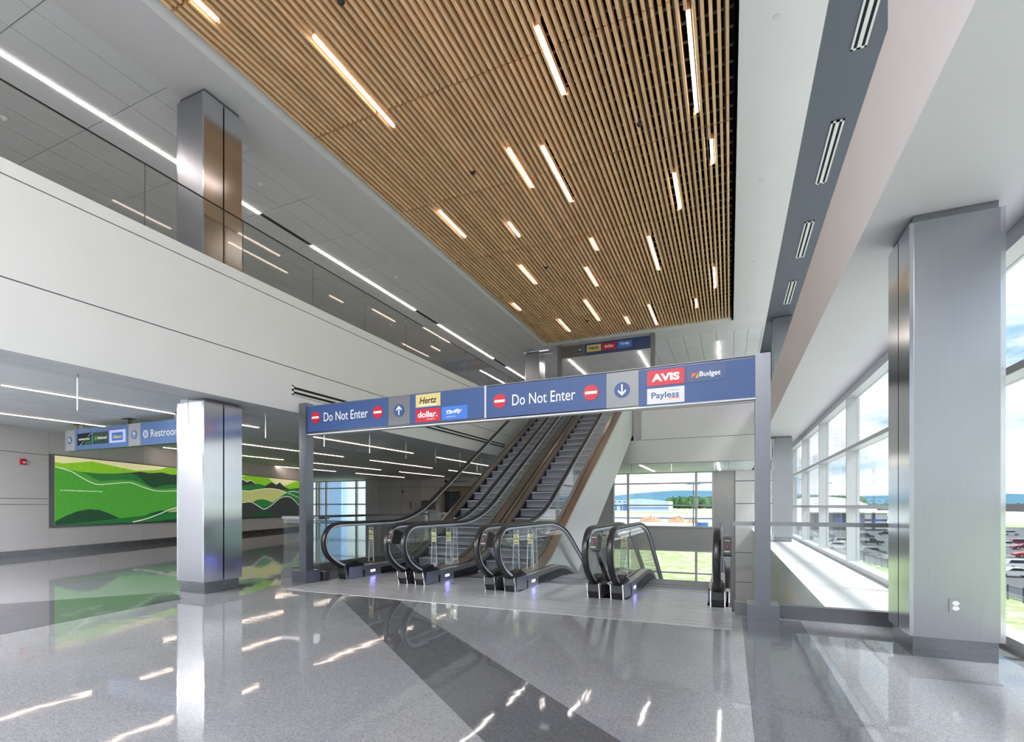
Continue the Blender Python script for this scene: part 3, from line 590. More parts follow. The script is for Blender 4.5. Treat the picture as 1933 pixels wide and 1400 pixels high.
# ================================================================== GLASS GUARDS
def shoe_guard(t, p0, p1, panels, zb=0, h=1.07, rail=True, sh=.15, gm=None):
    gm = gm or GLB
    ex, ey = p1[0]-p0[0], p1[1]-p0[1]; L = math.hypot(ex, ey); e = (ex/L, ey/L)
    MB().obox(p0, e, 0, L, -.05, .05, zb, zb+sh, SHOE).build('base_shoe', t)
    for k in range(panels):
        a, b_ = L*k/panels+.005, L*(k+1)/panels-.005
        MB().obox(p0, e, a, b_, -.007, .007, zb+sh-.03, zb+h-.03, gm).build('glass_panel', t)
    if rail: MB().obox(p0, e, -.02, L+.02, -.025, .025, zb+h-.045, zb+h, STEELD).build('top_rail', t)
t = thing('glass_guard', (1.2, 6.26, 0), 'glass guard with dark flat top rail between the right sign post and the large column', 'railing'); shoe_guard(t, (.05, 6.33), (2.22, 6.33), 2)
t = thing('glass_guard', (-6.65, 6.38, 0), 'short glass guard with corner behind the left sign post', 'railing'); shoe_guard(t, (-7.2, 6.47), (-6.2, 6.47), 1)
shoe_guard(t, (-7.2, 6.53), (-7.2, 10.95), 3)
t = thing('glass_guard', (-7.2, 14, 0), 'long glass guard running away behind the left escalator', 'railing'); shoe_guard(t, (-7.2, 11.05), (-7.2, 17.7), 5)
box('end_post', -7.24, -7.14, 10.98, 11.03, 0, 1.1, SHOE, t)
bg_ = thing('balcony_guard', (-6.6, 6, 4.65), 'frameless grey tinted glass guard along the upper balcony edge', 'railing')
for k in range(-4, 11):
    y = 3.84+1.352*k
    box('glass_panel', -6.607, -6.593, y+.006, y+1.346, 4.657, 5.455, GLU, bg_)
box('edge_trim', -6.63, -6.57, -1.5, 17.35, 4.655, 4.67, STEEL, bg_); box('edge_cap', -6.609, -6.591, -1.5, 17.35, 5.455, 5.464, BLK, bg_)
for k in range(-3, 10): box('joint_bead', -6.606, -6.592, 3.838+1.352*k, 3.846+1.352*k, 4.67, 5.455, STEELD, bg_)

# ================================================================== ESCALATORS
GUIDE = mat('guide_rail', '#dfe3f2', .3, .3)
T30 = math.tan(math.radians(30)); WL = 1.235
SILV2 = mat('step_edge_lit', '#b9bcc6', .4, .3)
def step_mesh():
    mb = MB(); pr = [(0, 0), (.40, 0), (.40, -.05), (.06, -.05)]; rs = [(.022*math.sin(i/6*math.pi*.9), -.205*i/6) for i in range(7)]
    poly = [(0, 0)]+[(a, z) for a, z in rs[1:]]+[(.06, -.205), (.06, -.03), (.40, -.03), (.40, 0)]
    mb.prism(poly, -.485, .485, 'x', STEP)
    mb.box(-.484, .484, -.004, .012, -.010, .001, SILV2); mb.box(-.484, .484, .010, .03, -.215, -.165, SKIRT)  # riser light and shade painted: bright nosing strip, dark foot strip
    me = mb.mesh('step'); return me
def step_mesh_down():
    mb = MB(); poly = [(0, 0), (-.36, 0), (-.36, -.03), (-.06, -.03), (-.06, -.2), (-.03, -.2), (0, -.02)]
    mb.prism(poly, -.485, .485, 'x', STEP); return mb.mesh('step')
SM_UP, SM_DN = step_mesh(), step_mesh_down()
NEWEL = [(7.02, .085), (6.86, .125), (6.70, .185), (6.52, .265), (6.36, .37), (6.25, .49), (6.205, .62), (6.215, .74), (6.28, .85), (6.40, .93), (6.56, .96), (6.8, .962)]
HSEC = [(-.040, -.018), (-.034, -.022), (-.02, -.014), (.02, -.014), (.034, -.022), (.040, -.018), (.043, 0), (.036, .018), (.018, .025), (-.018, .025), (-.036, .018), (-.043, 0)]
def profile(up, dz, y_in, z_in, rad=.75):
    """inclined offset path of the decking or handrail. dz: height on the flat"""
    if up:   # nose line z=T30*(Y-8.41) up to floor 4.5
        a0, ztop = 8.41, 4.5
    rad = rad
    return None
def hr_path(up):
    lo = catmull(NEWEL, 4)
    if up:
        c1 = (8.70, .962); c2 = (8.70+4.5/T30, 5.462)
        P = lo+bez_corner((7.9, .962), c1, (c1[0]+.75, c1[1]+.75*T30), 10)+bez_corner((c2[0]-.7, c2[1]-.7*T30), c2, (c2[0]+.8, c2[1]), 8)
        ye = c2[0]+2.2; P += [(ye-(y-6.8), z+4.5) for y, z in lo[::-1]]
    else:
        c1 = (9.05, .962); c2 = (9.05+4.4/T30, .962-4.4)
        P = lo+bez_corner((8.2, .962), c1, (c1[0]+.6, c1[1]-.6*T30), 12)+bez_corner((c2[0]-.7, c2[1]+.7*T30), c2, (c2[0]+.7, c2[1]), 8)
        ye = c2[0]+2.0; P += [(ye-(y-6.8), z-4.4) for y, z in lo[::-1]]
    return P
def deck_path(up, dz=0.0):
    if up:
        c1 = (8.67, .20+dz); c2 = (8.67+4.5/T30, 4.70+dz)
        return [(7.02, .19+dz)]+bez_corner((8.1, .2+dz), c1, (c1[0]+.5, c1[1]+.5*T30), 8)+bez_corner((c2[0]-.5, c2[1]-.5*T30), c2, (c2[0]+.6, c2[1]), 8)+[(c2[0]+2.0, 4.69+dz)]
    c1 = (9.11, .20+dz); c2 = (9.11+4.4/T30, -4.2+dz)
    return [(7.02, .19+dz)]+bez_corner((8.4, .2+dz), c1, (c1[0]+.5, c1[1]-.5*T30), 10)+bez_corner((c2[0]-.5, c2[1]+.5*T30), c2, (c2[0]+.6, c2[1]), 8)+[(c2[0]+1.8, -4.21+dz)]
def interp(P, y):
    for a, b_ in zip(P[:-1], P[1:]):
        if a[0] <= y <= b_[0] and b_[0] > a[0]: return a[1]+(b_[1]-a[1])*(y-a[0])/(b_[0]-a[0])
    return P[-1][1] if y > P[-1][0] else P[0][1]
def ribbon(mb, path, x0, z0off, x1, z1off, m):
    vs = []
    for y, z in path: vs += [(x0, y, z+z0off), (x1, y, z+z1off)]
    mb.add(vs, [(2*i, 2*i+1, 2*i+3, 2*i+2) for i in range(len(path)-1)], m, True)
def escalator(gl, up, label):
    gr_ = gl+WL; xc = (gl+gr_)/2; t = thing('escalator', (xc, 6.7, 0), label, 'escalator')
    HP = hr_path(up); DP = deck_path(up)
    for g, sgn in ((gl, 1), (gr_, -1)):       # sgn: direction from the glass towards the steps
        MB().sweep(HP, HSEC, g, RUBBER).build('handrail', t)
        MB().sweep(HP, [(-.02, -.016), (-.034, -.03), (-.03, -.05), (-.01, -.062), (.01, -.062), (.03, -.05), (.034, -.03), (.02, -.016)], g, GUIDE).build('handrail_guide', t)
        # glass: newel piece, then panels
        nl = [(y, z) for y, z in catmull(NEWEL, 4)]; inner = []
        for i, (y, z) in enumerate(nl):
            a = nl[max(0, i-1)]; b_ = nl[min(len(nl)-1, i+1)]; ty, tz = b_[0]-a[0], b_[1]-a[1]; L = math.hypot(ty, tz); inner.append((y+tz/L*.04, z-ty/L*.04))
        cuts = [7.6]+[7.6+1.35*k for k in range(1, 9)]
        yend = DP[-1][0]-.6
        poly = inner[3:]+[(7.595, .925), (7.595, .19)]; poly = [p for p in poly if p[1] > .19 or p[0] < 7.1]
        MB().prism(poly, g-.006, g+.006, 'x', GLB).build('glass_panel', t)
        cuts = [7.6]; 
        while cuts[-1] < yend-.4: cuts.append(min(cuts[-1]+1.32, yend))
        HT = [p for p in HP if 6.8 <= p[0]]; HT = HT[HT.index(min(HT, key=lambda p: p[0])):]
        # keep the forward running part of the rail only
        fw = [p for i, p in enumerate(HP) if i > len(nl)-2 and i < len(HP)-len(nl)+1]
        for a, b_ in zip(cuts[:-1], cuts[1:]):
            ys = [a+.006+(b_-a-.012)*i/6 for i in range(7)]; bot = [(y, interp(DP, y)-.01) for y in ys]; top = [(y, interp(fw, y)-.038) for y in ys]
            MB().prism(bot+top[::-1], g-.006, g+.006, 'x', GLB).build('glass_panel', t)
        mb = MB(); ribbon(mb, DP, g+sgn*.012, 0, g+sgn*.118, -.01, STEELREFL); mb.build('inner_deck', t)
        mb = MB(); ribbon(mb, DP, g-sgn*.012, 0, g-sgn*.14, -.06, STEELREFL); ribbon(mb, DP, g-sgn*.14, -.06, g-sgn*.142, -.12, STEELREFL); mb.build('outer_deck', t)
        mb = MB(); ribbon(mb, DP, g+sgn*.118, -.01, g+sgn*.121, -.07, STEELF); ribbon(mb, DP, g+sgn*.121, -.07, g+sgn*.124, -.36, SKIRT); mb.build('skirt_panel', t)
        mb = MB(); ribbon(mb, DP, g-.012, .004, g+.012, .004, BLK); mb.build('glass_gasket', t)
        # newel base: black inlet with steel edge strips, flared steel nose
        f = 6.66; 
        MB().prism([(f, 0), (f-.05, .10), (f-.04, .20), (6.86, .235), (7.0, .26), (7.12, .2), (7.12, 0)], g-.075, g+.075, 'x', BLK).build('handrail_inlet', t)
        MB().prism([(6.60, .20), (6.74, .27), (6.95, .30), (7.0, .24), (6.8, .2)], g-.055, g+.055, 'x', BLK).build('inlet_brush', t)
        for dx in (-.085, .076): MB().prism([(f-.012, 0), (f-.06, .21), (f-.03, .22), (f+.02, 0)], g+dx, g+dx+.011, 'x', STEEL).build('edge_strip', t)
        inn = g+sgn*.12; out_ = g-sgn*.1
        mb = MB(); vs = [(g-sgn*.085, f+.03, 0), (g+sgn*.085, f+.03, 0), (g+sgn*.125, 7.08, 0), (g+sgn*.125, 7.5, 0), (g-sgn*.1, 7.5, 0),
                         (g-sgn*.085, 6.72, .2), (g+sgn*.085, 6.72, .2), (g+sgn*.12, 7.08, .19), (g+sgn*.12, 7.5, .195), (g-sgn*.1, 7.5, .195)]
        mb.add(vs, [(0, 1, 6, 5), (1, 2, 7, 6), (2, 3, 8, 7), (3, 4, 9, 8), (4, 0, 5, 9), (5, 6, 7, 8, 9)], STEELF); mb.build('newel_base', t)
        box('comb_light', g+sgn*.1245, g+sgn*.127, 7.22, 7.34, .07, .105, BLUELED, t)
        box('safety_sensor', g+sgn*.125, g+sgn*.14, 7.5, 7.95, .045, .075, BLK, t)
    # floor plates, comb, steps
    lp = MB(); ye = 7.88; lp.box(xc-.775, xc+.774, 5.52, 6.64, -.1, .004, PLATE); lp.build('landing_plate', t)
    box('floor_plate', gl+.125, gr_-.125, 6.64, ye-.25, -.1, .004, PLATE, t); box('base_plate', xc-.775, xc+.774, 6.64, 6.72, -.1, .003, PLATE, t)
    box('comb_plate', gl+.125, gr_-.125, ye-.25, ye, -.1, .006, STEELF, t)
    if up:
        P = [(ye, -.012)]+bez_corner((8.0, -.012), (8.39, -.012), (8.39+.5, -.012+.5*T30), 10)+[(8.39+4.5/T30-.4, 4.5-.4*T30-.012)]
    else:
        P = [(ye, -.012)]+bez_corner((8.85, -.012), (9.37, -.012), (9.37+.55, -.012-.55*T30), 10)+[(9.37+4.4/T30-.2, -4.4+.2*T30)]
    seg = [0]
    for a, b_ in zip(P[:-1], P[1:]): seg.append(seg[-1]+math.hypot(b_[0]-a[0], b_[1]-a[1]))
    def at(s_):
        for i in range(len(P)-1):
            if seg[i] <= s_ <= seg[i+1]:
                u = (s_-seg[i])/max(1e-9, seg[i+1]-seg[i]); return (P[i][0]+(P[i+1][0]-P[i][0])*u, P[i][1]+(P[i+1][1]-P[i][1])*u)
        return P[-1]
    # phase so that one nosing lands at z = .978
    s0 = .08
    if up:
        sz = next(s_ for s_ in [i*.002 for i in range(6000)] if at(s_)[1] >= .978); s0 = sz % .4
    k = 0; flatno = []
    while s0+.4*k < seg[-1]-.1:
        y, z = at(s0+.4*k); o = bpy.data.objects.new('step', SM_UP if up else SM_DN); COL.objects.link(o); o.parent = t
        o.location = Vector((xc, y, z))-Vector(t.location); k += 1
        if k > 1 and not up: pass
    # truss cladding
    x0, x1 = gl-.139, gr_+.139
    if up:
        nl_ = [(7.15, .02)]+[(y, z-.13) for y, z in DP[2:-2]]+[(18.4, 4.50), (19.6, 4.50), (19.6, 3.68), (17.6, 3.68), (9.1, -1.2), (7.15, -1.2)]
        nl_[0] = (7.15, -.02)
    else:
        nl_ = [(7.15, -.02)]+[(y, z-.13) for y, z in DP[2:-2]]+[(18.6, -4.38), (18.6, -4.395), (14.2, -4.395), (8.6, -1.2), (7.15, -1.2)]
    # two side skins and a bottom skin, hollow for the steps
    for xa, xb in ((x0, x0+.02), (x1-.02, x1)): MB().prism(nl_, xa, xb, 'x', WHITE).build('truss_cladding', t)
    a, b_ = (9.1, 17.6) if up else (8.6, 14.2); za, zb_ = (-1.2, 3.68) if up else (-1.2, -4.395)
    MB().prism([(7.15, -1.2), (a, -1.2), (b_, zb_), (b_, zb_+.02), (a, -1.18), (7.15, -1.18)], x0+.02, x1-.02, 'x', WHITE).build('truss_soffit', t)
    if up: box('truss_soffit', x0+.02, x1-.02, 17.6, 19.6, 3.68, 3.70, WHITE, t); box('landing_plate', gl+.13, gr_-.13, 16.6, 17.9, 4.42, 4.5, PLATE, t)
    return t
GLS = [-6.03+1.552*k for k in range(4)]
names = [('first', 'up escalator at far left, rising behind the left sign post'), ('second', 'up escalator beside the white truss panel, second from the left'),
         ('third', 'down escalator third from the left, handrail dropping away'), ('fourth', 'down escalator at far right beside the sign post')]
for k in range(4): escalator(GLS[k], k < 2, 'steel and glass '+names[k][1])
# stop boxes on slanted arms beside each right newel
def stop_box(x, k, flat=False):
    t = thing('stop_button_box', (x, 6.25, .7), 'black emergency stop box with red button beside the %s escalator right newel' % ['first', 'second', 'third', 'last'][k], 'control box', 'emergency stop boxes')
    def rot(p): return p
    P = [(6.12, .70), (6.30, .665), (6.40, .84), (6.20, .90)]
    MB().prism(P, x-.045, x+.045, 'x', BLK).build('box_body', t)
    q = MB(); q.add([(x-.038, 6.115, .712), (x+.038, 6.115, .712), (x+.038, 6.188, .89), (x-.038, 6.188, .89)], [(0, 1, 2, 3)], mat('box_face', '#241a1d', .5)); q.build('label_plate', t)
    MB().disc((0, 6.135), (1, 0), x, .79, .010, -.01, .02, RED).build('red_button', t)
    text('lettering', 'STOP', (0, 6.165), (1, 0), x-.028, x+.028, .85, .862, .012, PRW, t)
    text('lettering', 'EMERGENCY', (0, 6.12), (1, 0), x-.032, x+.032, .73, .745, .01, PRW, t)
    q = MB(); q.prism([(6.28, .68), (6.33, .67), (7.0, .2), (6.93, .2)], x-.03, x+.03, 'x', STEEL); q.build('mounting_arm', t)
    q = MB(); seg = 12
    vs = [(x+.0, 6.13+.02*math.cos(2*math.pi*i/seg), .655+.02*math.sin(2*math.pi*i/seg)) for i in range(seg)]+[(x+.004, 6.13+.016*math.cos(2*math.pi*i/seg), .655+.016*math.sin(2*math.pi*i/seg)) for i in range(seg)]
    q.add(vs, [(i, (i+1) % seg, seg+(i+1) % seg, seg+i) for i in range(seg)], STEEL); q.build('key_ring', t)
for k in range(4): stop_box([-4.66, -3.09, -1.56, -.028][k], k)
# clear acrylic deck barriers
def acrylic(x, y, label_print, lab):
    t = thing('acrylic_barrier', (x, y, .17), lab, 'acrylic sign', 'clear acrylic barriers between escalators')
    MB().prism([(x-.062, .205), (x+.062, .205), (x+.042, .86), (x-.042, .86)], y, y+.008, 'y', ACR).build('acrylic_sheet', t)
    b = MB(); b.box(x-.065, x+.065, y-.03, y+.05, .203, .215, ACR); b.build('foot', t)
    for dx in (-.06, .052): MB().prism([(x+dx, .206), (x+dx+.008, .206), (x+dx*.68+.008, .86), (x+dx*.68, .86)], y-.002, y+.012, 'y', SILV).build('polished_edge', t)
    if label_print:
        YEL = mat('label_yellow', '#d8d3a2', .5); box('safety_label', x-.045, x+.045, y-.004, y-.001, .63, .82, YEL, t)
        q = MB(); q.box(x-.042, x+.042, y-.007, y-.004, .80, .818, PRK)
        for i in range(4):
            px = x-.03+.02*i; q.box(px-.004, px+.004, y-.007, y-.004, .70, .735, PRK); q.box(px-.003, px+.003, y-.007, y-.004, .738, .746, PRK)
        q.box(x+.005, x+.009, y-.007, y-.004, .74, .775, PRK); q.prism([(x-.003, .77), (x+.017, .77), (x+.007, .788)], y-.007, y-.004, 'y', PRK)
        q.build('pictogram', t)
        text('lettering', 'Use handrail', (0, y), (1, 0), x-.035, x+.035, .66, .675, .006, PRK, t)
for k, x in enumerate((-4.64, -3.09, -1.56)):
    w_ = ['between the first and second escalators', 'between the second and third escalators', 'between the third and fourth escalators'][k]
    acrylic(x-.07, 7.42, True, 'clear acrylic barrier with yellow safety label, left one '+w_)
    acrylic(x+.08, 7.66, True, 'clear acrylic barrier with yellow safety label, right one '+w_)
    acrylic(x+.02, 8.0, False, 'plain clear acrylic barrier without label '+w_)
acrylic(-6.17, 7.55, True, 'clear acrylic barrier with yellow label at the outer left side of the escalators')
for k, x in enumerate((-6.16, -4.64, -3.09, -1.56)):
    mb = MB(); seg = 16; y = 7.1; vs = [(x+.055*math.cos(2*math.pi*i/seg), y+.055*math.sin(2*math.pi*i/seg), .203) for i in range(seg)]+[(x+.055*math.cos(2*math.pi*i/seg), y+.055*math.sin(2*math.pi*i/seg), .30+.05*math.sin(2*math.pi*i/seg)+.02*math.cos(2*math.pi*i/seg)) for i in range(seg)]
    mb.add(vs, [(i, (i+1) % seg, seg+(i+1) % seg, seg+i) for i in range(seg)], ACR, True); mb.add(vs, [tuple(range(seg)), tuple(range(seg, 2*seg))], ACR)
    tag(mb.build('acrylic_cylinder'), 'clear acrylic cylinder with slanted top on the deck %s' % ['left of the first escalator', 'between the first and second escalators', 'between the second and third escalators', 'between the third and fourth escalators'][k], 'acrylic block', 'acrylic cylinders on the decks')

# ================================================================== GANTRY SIGN
GO = (-6.36, 6.18); gl_ = math.hypot(6.61, -.17); GE = (6.61/gl_, -.17/gl_)
def GS(x): return (x-GO[0])/GE[0]
gs = thing('gantry_sign', (-3, 6.15, 0), 'wide blue overhead sign on two grey posts spanning all the escalators', 'sign')
def post(cx, cy, ztop):
    box('post', cx-.075, cx+.075, cy-.08, cy+.08, .19, ztop, ALU, gs); box('post_base', cx-.155, cx+.155, cy-.155, cy+.155, 0, .19, ALU, gs)
post(-6.425, 6.235, 2.935); post(.325, 6.11, 2.90)
ZB, ZT = 2.44, 2.885
D = .05
def gp(name, x0, x1, z0, z1, m, d0=0, d1=.0): return MB().obox(GO, GE, GS(x0), GS(x1), d0, d1, z0, z1, m).build(name, gs)
MB().obox(GO, GE, 0, GS(.251), -.12, -.02, ZB, ZT-.005, ALU).build('sign_case', gs)
gp('sign_panel', -6.35, -4.70, ZB+.012, ZT-.012, BLUE, -.02, 0); gp('sign_panel', -4.293, -3.06, ZB+.012, ZT-.012, BLUE, -.02, 0)
gp('sign_panel', -3.035, -1.385, ZB+.002, ZT-.022, BLUE, -.02, 0); gp('sign_panel', -.99, .25, ZB-.02, ZT-.028, BLUE, -.02, 0)
gp('arrow_panel', -4.695, -4.297, ZB+.012, ZT-.012, SGREY, -.02, 0); gp('arrow_panel', -1.382, -.993, ZB-.002, ZT-.024, SGREY, -.02, 0)
gp('divider', -3.06, -3.035, ZB, ZT, SILV, -.02, .005)
gp('edge_trim', -6.35, .25, ZB-.035, ZB-.015, SILV, -.1, .0); gp('edge_trim', -6.35, .25, ZT-.012, ZT-.002, SGREY, -.1, .002)
def noentry(xc, zc, r=.096):
    o = MB().disc(GO, GE, GS(xc), zc, r, 0, .006, RED).build('no_entry_disc', gs); MB().obox(GO, GE, GS(xc)-.075, GS(xc)+.075, .006, .009, zc-.017, zc+.017, PRW).build('bar', o)
for xc, zc in ((-6.163, 2.682), (-4.892, 2.668), (-2.831, 2.654), (-1.572, 2.647)): noentry(xc, zc)
text('lettering', 'Do Not Enter', GO, GE, GS(-5.985), GS(-5.085), 2.605, 2.745, .002, PRW, gs); text('lettering', 'Do Not Enter', GO, GE, GS(-2.645), GS(-1.775), 2.578, 2.722, .002, PRW, gs)
def arrow(O, e, sc, zc, r, ang, m, par, w=.018, col=BLUE):
    o = MB().disc(O, e, sc, zc, r, 0, .006, col).build('arrow_disc', par)
    def R(p): return (sc+p[0]*math.cos(ang)-p[1]*math.sin(ang), zc+p[0]*math.sin(ang)+p[1]*math.cos(ang))
    h = r*.72; mb = MB(); mb.oprism(O, e, [R(p) for p in ((-w/2, -h), (w/2, -h), (w/2, h*.75), (-w/2, h*.75))], .006, .009, m)
    for s_ in (1, -1): mb.oprism(O, e, [R(p) for p in ((0, h), (s_*h*.72, h*.28), (s_*h*.72, h*.28-w*1.5), (0, h-w*1.5))][::s_], .006, .009, m)
    mb.build('arrow', o)
arrow(GO, GE, GS(-4.493), 2.664, .094, 0, PRW, gs); arrow(GO, GE, GS(-1.19), 2.642, .094, math.pi, PRW, gs)
# brand panels as drawn on the sign
gp('logo_panel', -4.193, -3.77, 2.677, 2.861, GOLD, 0, .004); text('lettering', 'Hertz', GO, GE, GS(-4.13), GS(-3.83), 2.725, 2.815, .004, PRK, gs, shear=.25, bold=.02); gp('underline', -4.13, -3.845, 2.695, 2.713, PRW, .004, .006)
gp('logo_panel', -4.193, -3.77, 2.46, 2.649, RED, 0, .004); text('lettering', 'dollar.', GO, GE, GS(-4.155), GS(-3.82), 2.525, 2.612, .004, PRW, gs, bold=.025); text('lettering', 'CAR RENTAL', GO, GE, GS(-4.01), GS(-3.86), 2.488, 2.505, .004, PRW, gs)
gp('logo_panel', -3.749, -3.327, 2.46, 2.65, SKY, 0, .004); text('lettering', 'Thrifty', GO, GE, GS(-3.675), GS(-3.41), 2.525, 2.595, .004, PRW, gs, shear=.4, bold=.03, rot=.06); text('lettering', 'CAR RENTAL', GO, GE, GS(-3.675), GS(-3.51), 2.498, 2.513, .004, PRW, gs)
gp('logo_panel', -.894, -.477, 2.653, 2.833, RED, 0, .004); text('lettering', 'AVIS', GO, GE, GS(-.842), GS(-.53), 2.70, 2.79, .004, PRW, gs, bold=.045)
gp('logo_panel', -.451, -.04, 2.652, 2.831, NAVY, 0, .004); text('lettering', 'Budget', GO, GE, GS(-.315), GS(-.095), 2.692, 2.765, .004, PRW, gs, bold=.015)
ORG = mat('emblem_orange', '#f06a3c', .5); YOR = mat('emblem_amber', '#f5a733', .5)
MB().oprism(GO, GE, [(GS(-.398), 2.698), (GS(-.345), 2.745), (GS(-.33), 2.752), (GS(-.398), 2.752)], .004, .007, ORG).build('emblem', gs); MB().oprism(GO, GE, [(GS(-.358), 2.698), (GS(-.326), 2.698), (GS(-.326), 2.75)], .004, .007, YOR).build('emblem', gs)
gp('logo_panel', -.894, -.477, 2.44, 2.623, SILV, 0, .004); text('lettering', 'Payless', GO, GE, GS(-.845), GS(-.535), 2.482, 2.575, .004, NAVY, gs, bold=.02); text('lettering', 'CAR RENTAL', GO, GE, GS(-.665), GS(-.535), 2.578, 2.592, .004, NAVY, gs)
MB().oprism(GO, GE, [(GS(-.68), 2.478), (GS(-.6), 2.492), (GS(-.525), 2.488), (GS(-.54), 2.501), (GS(-.6), 2.503)], .004, .007, ORG).build('swoosh', gs)

# ---- small far sign on the upper landing
k_ = 17.62/17.8
def FS(x): return x*k_
def FZ(z): return 1.25+(z-1.25)*k_
fs = thing('gantry_sign', (FS(-4.1), 17.62, 5.6), 'small distant blue and grey overhead sign with left arrow on the upper landing', 'sign'); FSO = (0, 17.62); 
for x0, x1 in ((-5.905, -5.755), (-2.52, -2.378)): box('post', FS(x0), FS(x1), 17.62, 17.77, 5.6, 7.155, SGREY, fs)
def fp(name, x0, x1, z0, z1, m, d0, d1): return MB().obox(FSO, (1, 0), FS(x0), FS(x1), d0, d1, FZ(z0), FZ(z1), m).build(name, fs)
SGD = mat('sign_grey_dark', '#6f6d6b', .4, .3); SND = mat('sign_night_blue', '#33477a', .35)
fp('arrow_panel', -5.755, -4.855, 6.75, 7.15, SGD, -.1, 0); fp('sign_panel', -4.85, -2.525, 6.745, 7.15, SND, -.1, 0)
for (x0, x1, m_, s_, tm) in ((-4.777, -4.257, GOLD, 'Hertz', PRK), (-4.215, -3.702, RED, 'dollar.', PRW), (-3.657, -3.152, SKY, 'Thrifty', PRW)):
    fp('logo_panel', x0, x1, 6.84, 7.085, m_, 0, .004); text('lettering', s_, FSO, (1, 0), FS(x0+.08), FS(x1-.08), FZ(6.92), FZ(7.03), .004, tm, fs, shear=.25 if s_ != 'dollar.' else 0, bold=.025)
arrow(FSO, (1, 0), FS(-5.03), FZ(6.965), .085, math.pi/2, PRW, fs, .02, SND)

# ---- hanging sign at left
HO = (0, 6.7)
hs_ = thing('hanging_sign', (-12.3, 6.7, 2.55), 'pale blue hanging sign with three rental logos and Restrooms at left', 'sign')
HB = mat('sign_pale_blue', '#6183b8', .5, noise=.03, nscale=6)
def hp(name, x0, x1, z0, z1, m, d0=0, d1=.004): return MB().obox(HO, (1, 0), x0, x1, d0, d1, z0, z1, m).build(name, hs_)
hp('sign_case', -14.55, -8.9, 2.553, 3.042, ALU, -.14, -.02); SG2 = mat('sign_light_grey', '#aeb1b8', .4)
hp('arrow_panel', -14.55, -14.15, 2.553, 3.042, SG2, -.02, 0); hp('sign_panel', -14.147, -12.083, 2.553, 3.042, HB, -.02, 0); hp('arrow_panel', -12.08, -11.664, 2.553, 3.042, SG2, -.02, 0); hp('sign_panel', -11.66, -8.9, 2.553, 3.042, HB, -.02, 0)
for x in (-14.1, -12.22, -10.56):
    hp('hanger', x-.04, x+.04, 3.042, 3.175, SGREY, -.12, -.04); hp('ceiling_plate', x-.12, x+.12, 3.166, 3.178, SKIRT, -.16, 0)
EG = mat('logo_green', '#1f7a44', .5); DG = mat('logo_dark_green', '#2c4a38', .5); LG = mat('logo_light_green', '#6ac04a', .5); LIL = mat('logo_lilac', '#bcc3f2', .5, emit=.15); YEL2 = mat('logo_yellow', '#e6dc7a', .5)
hp('logo_panel', -14.041, -13.464, 2.663, 2.937, PRK); MB().oprism(HO, (1, 0), [(-13.80, 2.664), (-13.47, 2.664), (-13.47, 2.86), (-13.62, 2.78)], .004, .006, EG).build('logo_green_field', hs_)
MB().oprism(HO, (1, 0), [(-13.93, 2.664), (-13.90, 2.664), (-13.47, 2.93), (-13.47, 2.915)], .006, .008, PRW).build('logo_road', hs_)
hp('logo_name_bar', -14.0, -13.50, 2.745, 2.84, DG, .008, .010); text('lettering', 'enterprise', HO, (1, 0), -13.96, -13.53, 2.765, 2.825, .010, PRW, hs_, bold=.03)
hp('logo_panel', -13.407, -12.835, 2.665, 2.932, DG); text('lettering', 'National', HO, (1, 0), -13.23, -12.88, 2.765, 2.835, .004, PRW, hs_, bold=.03)
q = MB()
for i in range(3): q.oprism(HO, (1, 0), [(-13.35, 2.745+.033*i), (-13.31, 2.755+.033*i), (-13.26, 2.745+.033*i), (-13.26, 2.765+.033*i), (-13.31, 2.775+.033*i), (-13.35, 2.765+.033*i)], .004, .006, LG)
q.build('emblem', hs_)
hp('logo_panel', -12.775, -12.182, 2.66, 2.939, LIL); hp('logo_field', -12.68, -12.28, 2.705, 2.885, SKY, .004, .006); text('lettering', 'Alamo', HO, (1, 0), -12.65, -12.31, 2.75, 2.835, .006, YEL2, hs_, bold=.03)
arrow(HO, (1, 0), -14.356, 2.80, .088, math.pi/4, PRW, hs_, .02, HB); arrow(HO, (1, 0), -11.874, 2.797, .10, 0, PRW, hs_, .02, HB)
o = MB().disc(HO, (1, 0), -11.475, 2.79, .085, 0, .005, PRW).build('pictogram', hs_)
for dx in (-.028, .028): MB().obox(HO, (1, 0), -11.475+dx-.016, -11.475+dx+.016, .005, .008, 2.735, 2.825, HB).disc(HO, (1, 0), -11.475+dx, 2.842, .012, .005, .008, HB).build('figure', o)
text('lettering', 'Restrooms', HO, (1, 0), -11.30, -10.26, 2.715, 2.875, .002, PRW, hs_)

# ================================================================== OUTDOORS
def ground_mat():
    m = mat('grass_ground', '#7f9a5a', .9); t = m.node_tree; b = t.nodes['Principled BSDF']; g = t.nodes.new('ShaderNodeNewGeometry')
    ns = t.nodes.new('ShaderNodeTexNoise'); ns.inputs['Scale'].default_value = .55; ns.inputs['Detail'].default_value = 9; ns.inputs['Roughness'].default_value = .7
    cr = t.nodes.new('ShaderNodeValToRGB'); el = cr.color_ramp.elements; el[0].position = .36; el[0].color = hx('#6f8a4a'); el[1].position = .62; el[1].color = hx('#cdcbb8'); a = el.new(.5); a.color = hx('#8fa468')
    t.links.new(g.outputs['Position'], ns.inputs['Vector']); t.links.new(ns.outputs['Fac'], cr.inputs[0]); t.links.new(cr.outputs[0], b.inputs['Base Color']); return m
GZ = -9.5
GRASS = ground_mat(); ASPH = mat('asphalt', '#5d6064', .85, noise=.12, nscale=.3); TARM = mat('pale_concrete', '#d9dadb', .85, noise=.08, nscale=.02)
DIRT = mat('brown_dirt', '#a98c72', .9, noise=.3, nscale=.3)
